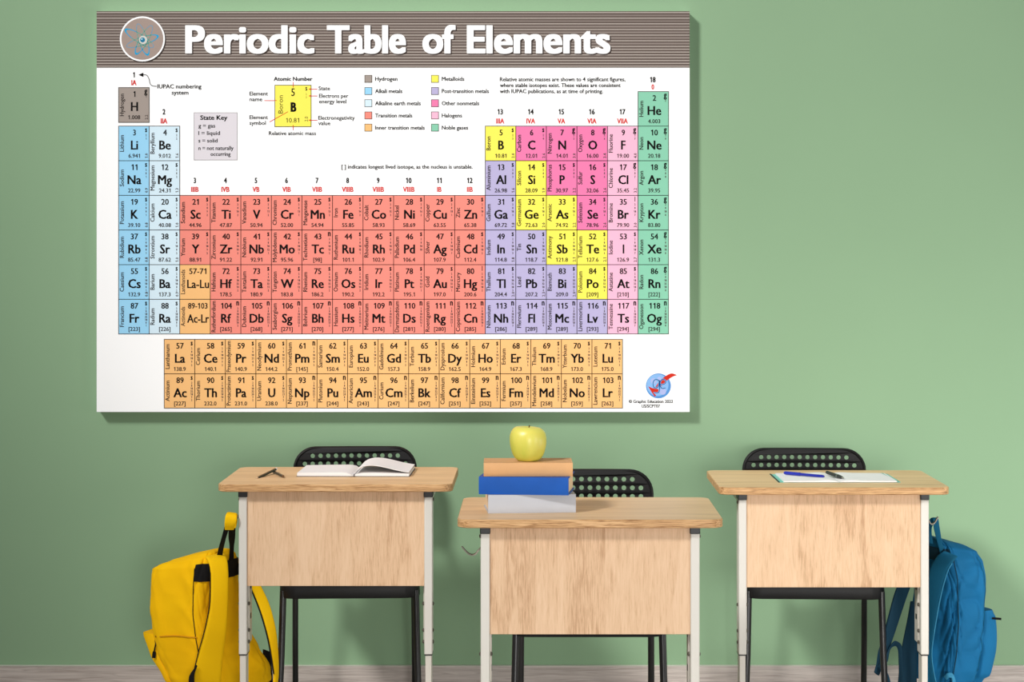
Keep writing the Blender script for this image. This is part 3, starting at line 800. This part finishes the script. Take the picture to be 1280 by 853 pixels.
bm = bmesh.new(); tube(bm, smooth_path([(0, 0, 0.076), (0.001, 0, 0.087), (0.004, -0.001, 0.097)], 4), [0.0016] * 8 + [0.0024], 8)
build('stem', bm, M['stem'], ap)

# ------------------------------------------------------------------ open book on the left desk
hz = DL['h']
ob_ = thing('open_book', 'open white paged book lying on the left desk with a page lifting', 'book', (-0.565, 6.42, hz + 0.0002), math.radians(-1.0))
bm = bmesh.new(); box(bm, -0.175, 0.175, 0.0, 0.235, 0, 0.0016); build('cover', bm, M['cover_and_shade'], ob_, bevel=0.0006)  # cover coloured dark to paint in the shadow line under the pages
def block(name, s, hgt):
    bm = bmesh.new(); rings = []
    N = 14
    for i in range(N + 1):
        u = i / N; x = s * (0.001 + 0.172 * u)
        top = 0.0018 + hgt * (1 - math.exp(-u * 16)) * (1 - 0.25 * u)
        rings.append([Vector((x, 0.001, 0.0017)), Vector((x, 0.233, 0.0017)), Vector((x, 0.233, top)), Vector((x, 0.001, top))])
    loft(bm, rings); return build(name, bm, M['page'], ob_, angle=40)
block('page_block', -1, 0.0125); block('page_block', 1, 0.0105)
bm = bmesh.new(); N = 20; vs = []
for i in range(N + 1):
    u = i / N; x = 0.006 + 0.167 * u
    z = 0.0115 + 0.024 * math.sin(PI * u ** 0.62) ** 1.2 * (1 - 0.35 * u) * 1.0 + 0.0015
    vs.append((x, z))
for sgn in (0, 1):
    pass
rings = [[Vector((x, 0.0005, z)), Vector((x, 0.234, z + 0.000)), Vector((x, 0.234, z + 0.0016)), Vector((x, 0.0005, z + 0.0016))] for x, z in vs]
loft(bm, rings); build('lifting_page', bm, M['page'], ob_, angle=60)
bm = bmesh.new(); tube(bm, [(0.0, 0.0, 0.0045), (0.0, 0.235, 0.0045)], 0.0022, 8); build('spine_binding', bm, M['page'], ob_)
bm = bmesh.new(); tube(bm, [(0.004, -0.001, 0.009), (0.003, -0.003, 0.004), (0.006, -0.003, 0.001)], 0.0009, 6); build('ribbon_end', bm, M['cover_and_shade'], ob_)

def stick(name, label, cat_, a, b, r, spec, group=None):
    """pencil or pen from a (tip) to b: spec = list of (part name, [(t, radius)...], material, sides)"""
    a = Vector(a); b = Vector(b); d = b - a
    t = thing(name, label, cat_, a, 0, group)
    t.rotation_mode = 'QUATERNION'; t.rotation_quaternion = Vector((0, 0, 1)).rotation_difference(d.normalized())
    L_ = d.length
    for pn, pr, m_, n in spec:
        bm = bmesh.new(); lathe(bm, [(max(q * r, 0.0002), u * L_) for u, q in pr], n); build(pn, bm, m_, t, angle=40)
    return t
pz = hz + 0.0003
pen_spec = [('lead', [(0, 0.08), (0.03, 0.3)], M['pencilblack'], 8), ('sharpened_wood', [(0.028, 0.3), (0.115, 0.98)], M['pencilwood'], 12),
            ('barrel', [(0.11, 1), (0.96, 1)], M['pencilblack'], 6), ('end_cap', [(0.955, 1.02), (0.995, 1.02), (1, 0.8)], M['page'], 12)]
stick('pencil', 'black pencil with its pale tip pointing left, end propped on the other pencil', 'pencil', at(318.5, 599.6, 6.355) * 1.0, at(345.5, 586.6, 6.535), 0.0042, pen_spec, 'black pencils on the left desk')
p2a = Vector(((355.3 - VX) * 6.375 / F, 6.375, pz + 0.0043)); p2b = Vector(((341.5 - VX) * 6.53 / F, 6.53, pz + 0.0043))
pen_spec2 = [('lead', [(0, 0.08), (0.03, 0.3)], M['pencilblack'], 8), ('sharpened_wood', [(0.028, 0.3), (0.10, 0.98)], mat('dark_pencil_wood', (120, 84, 52), 0.7), 12),
             ('barrel', [(0.095, 1), (0.96, 1)], M['pencilblack'], 6), ('end_cap', [(0.955, 1.02), (0.995, 1.02), (1, 0.8)], M['pencilblack'], 12)]
stick('pencil', 'black pencil lying flat nearer the open book, under the other pencil', 'pencil', p2a, p2b, 0.0042, pen_spec2, 'black pencils on the left desk')

# ------------------------------------------------------------------ notebook and pens on the right desk
hr = DR['h']
nb = thing('notebook', 'open thin notebook with mint covers lying on the right desk', 'notebook', (0.942, 6.452, hr + 0.0002), math.radians(0.3))
bm = bmesh.new(); box(bm, -0.190, 0.190, 0.004, 0.232, 0, 0.0012); build('cover', bm, M['mint'], nb)
bm = bmesh.new(); box(bm, -0.1902, -0.186, 0, 0.232, 0.0012, 0.0030); build('cover_edge', bm, M['cover_and_shade'], nb)
for s in (-1, 1):
    bm = bmesh.new(); rings = []
    for i in range(13):
        u = i / 12; x = s * (0.0005 + (0.172 if s < 0 else 0.178) * u); zt_ = 0.0016 + 0.0048 * (1 - math.exp(-u * 14)) * (1 - 0.35 * u) + 0.002 * math.exp(-((u - 0.2) / 0.15) ** 2)
        sk = 0.008 if s < 0 else 0.0
        rings.append([Vector((x, 0.001, 0.0013)), Vector((x, 0.230, 0.0013)), Vector((x, 0.230, zt_)), Vector((x, 0.001, zt_))])
    loft(bm, rings); build('page_block', bm, M['page'], nb, angle=40)
bm = bmesh.new()
vs = [Vector((0.1785, 0.03, 0.0036)), Vector((0.1898, 0.02, 0.0016)), Vector((0.1898, 0.23, 0.0016)), Vector((0.166, 0.229, 0.0064))]
f1 = [bm.verts.new(v) for v in vs]; bm.faces.new(f1); build('mint_corner', bm, M['mint'], nb)
zp = hr + 0.0095
bp_spec = [('tip', [(0, 0.35), (0.03, 0.8)], M['penblue'], 14), ('barrel', [(0.03, 0.85), (0.06, 0.95), (0.62, 0.95)], M['penblue'], 16), ('cap', [(0.60, 1.15), (0.97, 1.15), (1.0, 0.9)], mat('pen_cap_blue', (28, 44, 165), 0.25, spec=0.5), 16)]
stick('pen', 'blue capped pen lying across the left page of the notebook', 'pen', ((1030.5 - VX) * 6.525 / F, 6.525, zp + 0.002), ((980.5 - VX) * 6.63 / F, 6.63, zp + 0.0022), 0.0048, bp_spec, 'pens on the notebook')
kp_spec = [('tip', [(0, 0.15), (0.05, 0.45), (0.09, 0.6)], M['chrome'], 14), ('grip', [(0.09, 0.7), (0.30, 1.05), (0.34, 1.05)], M['pengrey'], 16), ('band', [(0.34, 1.08), (0.37, 1.08)], M['chrome'], 16),
           ('barrel', [(0.37, 1.05), (0.9, 1.0), (0.97, 0.9), (1.0, 0.5)], M['pengrey'], 16)]
stick('pen', 'charcoal grey pen with metal tip lying over the notebook fold', 'pen', ((1055 - VX) * 6.485 / F, 6.485, zp + 0.001), ((1033 - VX) * 6.62 / F, 6.62, zp + 0.0055), 0.0055, kp_spec, 'pens on the notebook')

# ------------------------------------------------------------------ backpacks
def interp(tab, v):
    if v <= tab[0][0]: return tab[0][1:]
    for a, b in zip(tab, tab[1:]):
        if v <= b[0]:
            k = (v - a[0]) / (b[0] - a[0]); k = k * k * (3 - 2 * k) * 0.5 + k * 0.5
            return tuple(p + (q - p) * k for p, q in zip(a[1:], b[1:]))
    return tab[-1][1:]

class Pack:
    """soft body: rows (z, near w, far w, t back, t front); w runs across the back panel, t from back panel to front pocket"""
    def __init__(s, origin, wax, tax, rows, slope, amp, seed, crease=0.0, lean=1.0):
        s.crease = crease; s.lean = lean
        s.o = Vector(origin); s.w = Vector(wax).normalized(); s.t = Vector(tax).normalized(); s.rows = rows; s.slope = slope; s.amp = amp; s.seed = seed
    def pt(s, u, z, grow=0.0, fold=True):
        w0, w1, t0, t1, dx = interp(s.rows, z)
        ex = 0.42
        c, sn = math.cos(u), math.sin(u)
        cw = math.copysign(abs(c) ** ex, c); ct = math.copysign(abs(sn) ** ex, sn)
        hw = (w1 - w0) / 2 + grow; ht = (t1 - t0) / 2 + grow
        w = (w0 + w1) / 2 + hw * cw; t = (t0 + t1) / 2 + ht * ct
        tt = (t - s.rows[0][3]) / 0.16
        top = max(0.0, (z - 0.36) / 0.10)
        p = s.o + s.w * w + s.t * t + Vector((dx, 0, z - s.slope * max(0, tt) * min(1, top)))
        if fold:
            q = Vector((p.x * 9, p.y * 9, p.z * 5 + s.seed))
            q2 = Vector((p.x * 22 + p.z * 10, p.y * 22, p.z * 8 + s.seed))
            d = noise.noise(q) * s.amp + (0.5 - abs(noise.noise(q2))) * s.amp * 0.6
            q3 = Vector((u * 1.5 + p.z * 7 * s.lean + s.seed, p.z * 3.2 - u * 0.5, s.seed * 2)); q4 = Vector((u * 3.1 - p.z * 12 * s.lean, p.z * 6 + u, s.seed * 5))
            d -= ((1 - abs(noise.noise(q3))) ** 9 + 0.5 * (1 - abs(noise.noise(q4))) ** 9) * s.crease
            cen = s.o + s.w * (w0 + w1) / 2 + s.t * (t0 + t1) / 2; n = (p - cen); n.z = 0
            if n.length > 1e-5: p += n.normalized() * d * min(1, n.length / 0.05)
        return p

def pack_body(pk, zs, n=140):
    bm = bmesh.new(); rings = []
    for z in zs: rings.append([pk.pt(2 * PI * k / n, z) for k in range(n)])
    loft(bm, rings, True, True); return bm

def zlist(a, b, n): return [a + (b - a) * i / n for i in range(n + 1)]

# --- yellow pack hanging at the left desk
yp = thing('backpack', 'yellow backpack hanging by its handle from the left desk hook', 'backpack', (-1.03, 6.50, 0.10))
def loc(o, par):   # world-space mesh put under a thing without moving it
    for v in o.data.vertices: v.co -= par.location
    return o
rowsY = [(0.000, 0.03, 0.26, 0.02, 0.18, 0.050), (0.012, 0.012, 0.300, 0.004, 0.215, 0.048), (0.05, 0.002, 0.305, 0.0, 0.226, 0.038), (0.12, 0.0, 0.272, 0.0, 0.236, 0.018),
         (0.20, 0.0, 0.226, 0.0, 0.240, 0.006), (0.26, 0.0, 0.205, 0.0, 0.242, 0.0), (0.34, 0.002, 0.200, 0.0, 0.240, 0.0), (0.400, 0.008, 0.195, 0.001, 0.236, 0.0), (0.425, 0.018, 0.185, 0.004, 0.218, 0.0),
         (0.442, 0.042, 0.16, 0.012, 0.178, 0.0), (0.450, 0.08, 0.13, 0.035, 0.10, 0.0)]
a = math.radians(58)
pkY = Pack((-1.018, 6.335, 0.10), (math.cos(a), math.sin(a), 0), (-math.sin(a), math.cos(a), 0), rowsY, 0.045, 0.012, 3.1, 0.005, -0.6)
def proj(p): return VX + F * p.x / p.y
def on(pk, px, z, off=0.003):
    """point of the camera-facing side of the pack at height z that lies nearest the given bearing"""
    best = None
    for k in range(0, 721):
        u = PI * (0.55 + 0.60 * k / 720)
        p = pk.pt(u, z, off); e = abs(proj(p) - px)
        if best is None or e < best[0] - 0.02: best = (e, p)
    return best[1]
ZS = zlist(0, 0.40, 90) + zlist(0.405, 0.45, 12)
loc(build('bag_body', pack_body(pkY, ZS), M['yellow'], yp, angle=80), yp)
# front pocket standing off the front face, with its own rim
bm = bmesh.new(); rings = []
for z in zlist(0.0, 0.178, 16):
    k = z / 0.178; out = 0.004 + 0.046 * k if k < 0.97 else 0.046
    w0, w1, t0, t1, dx = interp(rowsY, z + 0.01)
    rg = []
    for i in range(40):
        u = 2 * PI * i / 40; c, sn = math.cos(u), math.sin(u)
        cw = math.copysign(abs(c) ** 0.5, c); ct = math.copysign(abs(sn) ** 0.5, sn)
        edge = 1 if z > 0.02 else 0.85
        w = (w0 + w1) / 2 + ((w1 - w0) / 2 - 0.012) * cw * edge; t = t1 - 0.02 + out / 2 + (out / 2 + 0.012) * ct
        p = pkY.o + pkY.w * w + pkY.t * t + Vector((dx, 0, z + 0.006 * noise.noise(Vector((w * 10, t * 10, 2)))))
        q = Vector((p.x * 14, p.y * 14, p.z * 9)); p += pkY.t * noise.noise(q) * 0.006
        rg.append(p)
    rings.append(rg)
loft(bm, rings); loc(build('front_pocket', bm, M['yellow'], yp, angle=60), yp)
# black lining at the head of the back panel
def patch(pk, u0, u1, z0, z1, off, nu=12, nz=8):
    bm = bmesh.new(); G = [[bm.verts.new(pk.pt(u0 + (u1 - u0) * i / nu, z0 + (z1 - z0) * j / nz, off)) for i in range(nu + 1)] for j in range(nz + 1)]
    for j in range(nz):
        for i in range(nu): bm.faces.new((G[j][i], G[j][i+1], G[j+1][i+1], G[j+1][i]))
    return bm
bm = patch(pkY, PI * 1.135, PI * 1.90, 0.358, 0.412, 0.0035, 40)
loc(build('back_padding', bm, M['blackcloth'], yp, angle=80, recalc=True), yp)
# seams
def seam(pk, u, z0, z1, off, r, name, m_, par, n=40):
    bm = bmesh.new(); tube(bm, [pk.pt(u, z0 + (z1 - z0) * i / n, off) for i in range(n + 1)], r, 6)
    return loc(build(name, bm, m_, par, angle=60), par)
seam(pkY, PI * 1.13, 0.02, 0.40, 0.001, 0.0014, 'seam_piping', M['blackcloth'], yp)
seam(pkY, PI * 1.87, 0.02, 0.40, 0.001, 0.0014, 'seam_piping', M['blackcloth'], yp)
bm = bmesh.new(); pts = [on(pkY, 192 + 54 * i / 20, 0.172 + 0.014 * math.sin(i / 20 * PI * 0.6), 0.002) for i in range(21)]
tube(bm, pts, 0.0022, 6); loc(build('zip', bm, mat('amber_zip', (214, 150, 8), 0.6), yp), yp)
# zip pull
bm = bmesh.new(); zd_ = min(on(pkY, 194, z_, 0.004).y for z_ in (0.172, 0.16, 0.15, 0.14)) - 0.022
tube(bm, [at(194, 797, zd_), at(194.6, 806, zd_ - 0.004), at(192.6, 815, zd_ - 0.004)], 0.0022, 8)
strap(bm, [(at(190.8, 815, zd_ - 0.004), at(194.8, 815, zd_ - 0.004)), (at(190.2, 819, zd_ - 0.004), at(194.9, 819, zd_ - 0.004)), (at(190.0, 823, zd_ - 0.004), at(194.4, 823, zd_ - 0.004))], 0.004)
loc(build('zip_pull', bm, M['blackcloth'], yp), yp)
# near shoulder strap
def edges(L_): return [(at(l, yl, dl), at(r, yr, dr)) for (l, yl, dl, r, yr, dr) in L_]
bm = bmesh.new()
strap(bm, edges([(252, 697, 6.40, 278, 692, 6.44), (259, 700, 6.345, 283, 697, 6.37), (263, 716, 6.325, 285.5, 716, 6.345), (262.5, 755, 6.315, 285, 756, 6.34), (256.5, 787, 6.31, 283, 789, 6.34),
                 (249, 814, 6.315, 279, 820, 6.35), (243, 840, 6.325, 276, 850, 6.36), (241, 865, 6.34, 274, 868, 6.38)]), 0.012)
s1 = loc(build('shoulder_strap', bm, M['yellow2'], yp, angle=60), yp)
bm = bmesh.new()
tube(bm, smooth_path([tuple(at(*p)) for p in ((262.6, 716, 6.321), (262.0, 755, 6.311), (256, 787, 6.306), (248.5, 814, 6.311), (242.6, 838, 6.321))], 6), 0.0016, 6)
loc(build('strap_binding', bm, M['blackcloth'], s1), yp)
bm = bmesh.new()
strap(bm, edges([(243, 838, 6.32, 246, 832, 6.31), (237, 845, 6.315, 243, 843, 6.31), (236, 855, 6.315, 243, 853, 6.31), (238, 868, 6.32, 245, 866, 6.31)]), 0.006)
loc(build('strap_buckle', bm, M['blackcloth'], s1), yp)
# far shoulder strap swinging out past the desk leg
bm = bmesh.new()
strap(bm, edges([(296, 700, 6.49, 310, 698, 6.51), (304, 715, 6.46, 317, 712, 6.48), (313.5, 735, 6.44, 325, 731, 6.46), (325, 763, 6.43, 337, 757, 6.45), (334.5, 795, 6.42, 345, 790, 6.44),
                 (339.5, 822, 6.42, 347.5, 820, 6.44), (342.5, 843, 6.42, 347.5, 842, 6.44), (342, 855, 6.42, 346, 855, 6.44)]), 0.010)
s2 = loc(build('shoulder_strap', bm, M['yellow2'], yp, angle=60), yp)
bm = bmesh.new()
tube(bm, smooth_path([tuple(at(*p)) for p in ((313, 735, 6.436), (324.4, 763, 6.426), (333.8, 795, 6.416), (339, 822, 6.416), (342, 843, 6.416))], 6), 0.0024, 6)
loc(build('strap_binding', bm, M['blackcloth'], s2), yp)
bm = bmesh.new()
strap(bm, edges([(329, 812, 6.60, 337, 815, 6.62), (329, 830, 6.60, 339, 830, 6.62), (329, 848, 6.60, 341, 850, 6.61), (329, 866, 6.60, 341, 868, 6.60)]), 0.008)
loc(build('side_tab', bm, M['blackcloth'], yp), yp)
# handle
bm = bmesh.new()
hk = at(289.5, 651, 6.29)
strap(bm, edges([(281, 662, 6.240, 292.5, 662, 6.240), (280.6, 654, 6.226, 294.5, 655, 6.226), (282.0, 645, 6.224, 296.2, 648, 6.226), (284, 641.4, 6.240, 296, 643, 6.242), (287, 643, 6.262, 297, 645, 6.262), (288, 652, 6.268, 296.5, 653, 6.268), (287, 660, 6.272, 295, 660, 6.272)]), 0.006)
hd = loc(build('carry_handle', bm, M['yellow2'], yp, angle=60), yp)
bm = bmesh.new()
strap(bm, edges([(280.5, 659, 6.245, 286.8, 660, 6.245), (277, 672, 6.28, 282.3, 674, 6.28), (272.5, 688, 6.35, 279, 689, 6.35), (269.5, 702, 6.40, 277.5, 702, 6.40)]), 0.004)
strap(bm, edges([(286, 660, 6.275, 294.5, 658, 6.275), (285.5, 672, 6.33, 294, 672, 6.33), (287, 685, 6.38, 292.5, 685, 6.38), (286, 700, 6.43, 292.5, 700, 6.43)]), 0.004)
loc(build('handle_webbing', bm, M['blackcloth'], hd), yp)

# --- blue pack hanging at the right desk
bp = thing('backpack', 'blue backpack hanging by its handle from the right desk hook', 'backpack', (1.32, 6.60, 0.10))
rowsB = [(0.000, 0.03, 0.23, 0.02, 0.12, -0.020), (0.012, 0.012, 0.250, 0.004, 0.150, -0.020), (0.05, 0.002, 0.262, 0.0, 0.152, -0.018), (0.12, 0.0, 0.258, 0.0, 0.150, -0.008),
         (0.22, 0.0, 0.235, 0.0, 0.146, 0.000), (0.33, 0.0, 0.215, 0.0, 0.146, -0.004), (0.40, 0.006, 0.205, 0.0, 0.144, -0.012), (0.440, 0.018, 0.195, 0.004, 0.136, -0.018),
         (0.460, 0.045, 0.170, 0.014, 0.120, -0.024), (0.468, 0.09, 0.14, 0.04, 0.08, -0.028)]
b_ = math.radians(62)
pkB = Pack((1.302, 6.48, 0.10), (-math.cos(b_), math.sin(b_), 0), (math.sin(b_), math.cos(b_), 0), rowsB, 0.040, 0.016, 8.7, 0.012, 1.0)
ZB = zlist(0, 0.41, 90) + zlist(0.414, 0.466, 12)
loc(build('bag_body', pack_body(pkB, ZB), M['blue'], bp, angle=80), bp)
bm = bmesh.new(); rings = []
for z in zlist(0.0, 0.235, 20):
    k = z / 0.235; out = 0.046 + 0.018 * math.sin(k * 2.9); w0, w1, t0, t1, dx = interp(rowsB, z + 0.01)
    if k > 0.9: out *= 1 - (k - 0.9) * 2.5
    rg = []
    for i in range(40):
        u = 2 * PI * i / 40; c, sn = math.cos(u), math.sin(u)
        cw = math.copysign(abs(c) ** 0.5, c); ct = math.copysign(abs(sn) ** 0.5, sn)
        edge = 1 if z > 0.02 else 0.85
        w = (w0 + w1) / 2 + ((w1 - w0) / 2 - 0.004) * cw * edge; t = t1 - 0.02 + out / 2 + (out / 2 + 0.012) * ct
        p = pkB.o + pkB.w * w + pkB.t * t + Vector((dx, 0, z))
        q = Vector((p.x * 14, p.y * 14, p.z * 9 + 4)); p += pkB.t * noise.noise(q) * 0.010
        rg.append(p)
    rings.append(rg)
loft(bm, rings); loc(build('front_pocket', bm, M['blue'], bp, angle=60), bp)
seam(pkB, PI * 1.13, 0.02, 0.42, 0.001, 0.0016, 'seam_piping', M['navycloth'], bp)
seam(pkB, PI * 1.87, 0.02, 0.42, 0.001, 0.0016, 'seam_piping', M['navycloth'], bp)
seam(pkB, PI * 0.87, 0.02, 0.42, 0.001, 0.0014, 'seam_piping', M['blue2'], bp)
bm = patch(pkB, PI * 1.15, PI * 1.90, 0.395, 0.435, 0.002, 30)
loc(build('back_padding', bm, M['navycloth'], bp, angle=80), bp)
bm = bmesh.new()
strap(bm, edges([(1179, 690, 6.50, 1197, 697, 6.505), (1171, 697, 6.505, 1190, 704, 6.460), (1162, 714, 6.485, 1184, 716, 6.445), (1158.5, 742, 6.475, 1176, 745, 6.440), (1156.5, 785, 6.465, 1168.5, 786, 6.435),
                 (1154.5, 818, 6.455, 1164.5, 818, 6.435), (1154, 845, 6.465, 1168, 845, 6.435), (1156, 870, 6.465, 1174, 868, 6.435)]), 0.012)
s3 = loc(build('shoulder_strap', bm, M['blue2'], bp, angle=60), bp)
bm = bmesh.new()
tube(bm, smooth_path([tuple(at(*p)) for p in ((1190, 705, 6.453), (1184.2, 716, 6.439), (1176.2, 745, 6.433), (1168.7, 786, 6.428), (1164.8, 818, 6.428), (1168, 844, 6.428), (1173, 862, 6.429))], 6), 0.0015, 6)
loc(build('strap_binding', bm, M['piping'], s3), bp)
# far strap and webbing left of the desk leg
bm = bmesh.new()
strap(bm, edges([(1140, 700, 6.62, 1155, 704, 6.66), (1127, 722, 6.59, 1142, 724, 6.62), (1118.5, 742, 6.57, 1134, 744, 6.60), (1112, 765, 6.56, 1126, 768, 6.58), (1105, 792, 6.55, 1117, 795, 6.57),
                 (1098, 816, 6.54, 1108, 820, 6.56), (1096, 830, 6.54, 1103, 834, 6.56), (1093, 841, 6.54, 1098, 845, 6.55)]), 0.009)
s4 = loc(build('shoulder_strap', bm, M['navycloth'], bp, angle=60), bp)
bm = bmesh.new()
strap(bm, edges([(1100, 832, 6.54, 1103, 824, 6.55), (1107, 821, 6.545, 1109, 828, 6.55), (1113, 808, 6.55, 1112, 813, 6.555), (1119, 801.5, 6.555, 1118.5, 808, 6.56), (1127, 807, 6.56, 1122, 812, 6.56),
                 (1128, 820, 6.56, 1123, 823, 6.56), (1129, 845, 6.565, 1123.5, 845, 6.565), (1129, 868, 6.57, 1123.5, 868, 6.57)]), 0.004)
strap(bm, edges([(1097, 834, 6.535, 1101, 828, 6.535), (1104, 842, 6.535, 1106, 835, 6.535), (1109, 852, 6.535, 1112, 848, 6.535), (1110, 866, 6.535, 1115, 866, 6.535)]), 0.004)
loc(build('strap_webbing', bm, M['navycloth'], s4), bp)
bm = bmesh.new()
strap(bm, edges([(1138, 752, 6.62, 1144, 752, 6.62), (1134, 775, 6.61, 1146, 775, 6.61), (1128, 805, 6.60, 1146, 805, 6.60), (1124, 835, 6.60, 1146, 835, 6.60), (1121, 870, 6.60, 1146, 870, 6.60)]), 0.010)
loc(build('side_wing', bm, M['navycloth'], bp), bp)
# handle
bm = bmesh.new()
strap(bm, edges([(1159, 678, 6.515, 1166, 680, 6.515), (1159.5, 662, 6.495, 1164.5, 664, 6.495), (1160, 654, 6.480, 1166, 657, 6.480), (1163, 648.5, 6.470, 1170, 651.5, 6.465), (1166, 649, 6.455, 1172.5, 648, 6.455),
                 (1167, 660, 6.455, 1174.5, 659, 6.455), (1170, 673, 6.470, 1176.5, 672, 6.470), (1173, 684, 6.495, 1178, 681, 6.495), (1175, 692, 6.525, 1182, 687, 6.525)]), 0.004)
loc(build('carry_handle', bm, M['blue2'], bp, angle=60), bp)
# pocket zip pull sticking out, and lower side tab
bm = bmesh.new()
strap(bm, edges([(1238, 772, 6.565, 1238, 774.5, 6.565), (1245, 772.2, 6.545, 1245, 775, 6.545), (1251.5, 772.8, 6.535, 1251.5, 775.6, 6.535)]), 0.004)
loc(build('zip_pull', bm, M['blackcloth'], bp), bp)
bm = bmesh.new()
strap(bm, edges([(1180, 846, 6.475, 1184, 850, 6.465), (1184, 842, 6.465, 1186, 848, 6.460), (1190, 842, 6.465, 1189, 848, 6.460), (1194, 850, 6.465, 1190, 853, 6.460), (1195, 866, 6.475, 1190, 866, 6.465)]), 0.006)
loc(build('side_tab', bm, M['piping'], bp), bp)

# ------------------------------------------------------------------ light, world, camera
def sun(name, d, e, ang, col=(1, 1, 1)):
    l = bpy.data.lights.new(name, 'SUN'); l.energy = e; l.angle = math.radians(ang); l.color = col
    o = bpy.data.objects.new(name, l); C.objects.link(o)
    o.rotation_euler = Vector(d).to_track_quat('-Z', 'Y').to_euler(); o.location = (-2, 1, 3); return o
def area(name, loc_, target, size, e, col=(1, 1, 1), spread=180):
    l = bpy.data.lights.new(name, 'AREA'); l.energy = e; l.size = size; l.color = col; l.shape = 'DISK'; l.spread = math.radians(spread)
    o = bpy.data.objects.new(name, l); C.objects.link(o); o.location = loc_
    o.rotation_euler = (Vector(target) - Vector(loc_)).to_track_quat('-Z', 'Y').to_euler(); return o
def spot(name, loc_, target, r, cone, blend, e, col=(1, 1, 1)):
    l = bpy.data.lights.new(name, 'SPOT'); l.energy = e; l.shadow_soft_size = r; l.color = col; l.spot_size = math.radians(cone); l.spot_blend = blend
    o = bpy.data.objects.new(name, l); C.objects.link(o); o.location = loc_
    o.rotation_euler = (Vector(target) - Vector(loc_)).to_track_quat('-Z', 'Y').to_euler(); return o
kd = Vector((0.80, 1.0, -0.82)).normalized()
aim = Vector((0.1, WALL_Y, 2.15))
spot('key_spot', aim - kd * 13, aim, 1.15, 28, 0.95, 7700, (1.0, 0.99, 0.97))  # added spot, angled from upper left to give the poster its drop shadow
spot('low_fill', (2.8, 0.6, 0.40), (2.1, 7.0, 0.05), 0.9, 28, 1.0, 850, (1.0, 0.99, 0.97))  # unseen low fill added to brighten the lower right wall
spot('low_fill_centre', (0.9, -0.5, 0.55), (0.05, 6.5, 0.02), 0.9, 33, 1.0, 760, (1.0, 0.99, 0.97))  # second added fill, for desk fronts and the wall beneath the desks
area('side_fill', (3.6, 3.2, 1.0), (1.5, 7.0, 0.6), 1.6, 40, (1.0, 1.0, 0.98), 180)  # added off-frame fill, makes the wall brighter towards the right
area('skirting_fill', (3.5, 5.7, 0.55), (1.2, 7.07, 0.25), 0.9, 11, (1.0, 1.0, 0.98), 150)  # added grazing fill, lifts the lower right wall but not the desk fronts
w = bpy.data.worlds.new('world'); bpy.context.scene.world = w; w.use_nodes = True
bg = w.node_tree.nodes['Background']; bg.inputs[0].default_value = (0.97, 0.98, 1.0, 1); bg.inputs[1].default_value = 0.29

cam = bpy.data.cameras.new('camera'); co = bpy.data.objects.new('camera', cam); C.objects.link(co)
cam.sensor_width = 36; cam.lens = F / 1280 * 36
cam.shift_x = -(VX - 640) / 1280; cam.shift_y = -(426.5 - VY) / 1280
co.location = (0, 0, CAMH); co.rotation_euler = (PI / 2, 0, 0)
sc = bpy.context.scene; sc.camera = co
sc.view_settings.view_transform = 'Standard'; sc.view_settings.look = 'None'
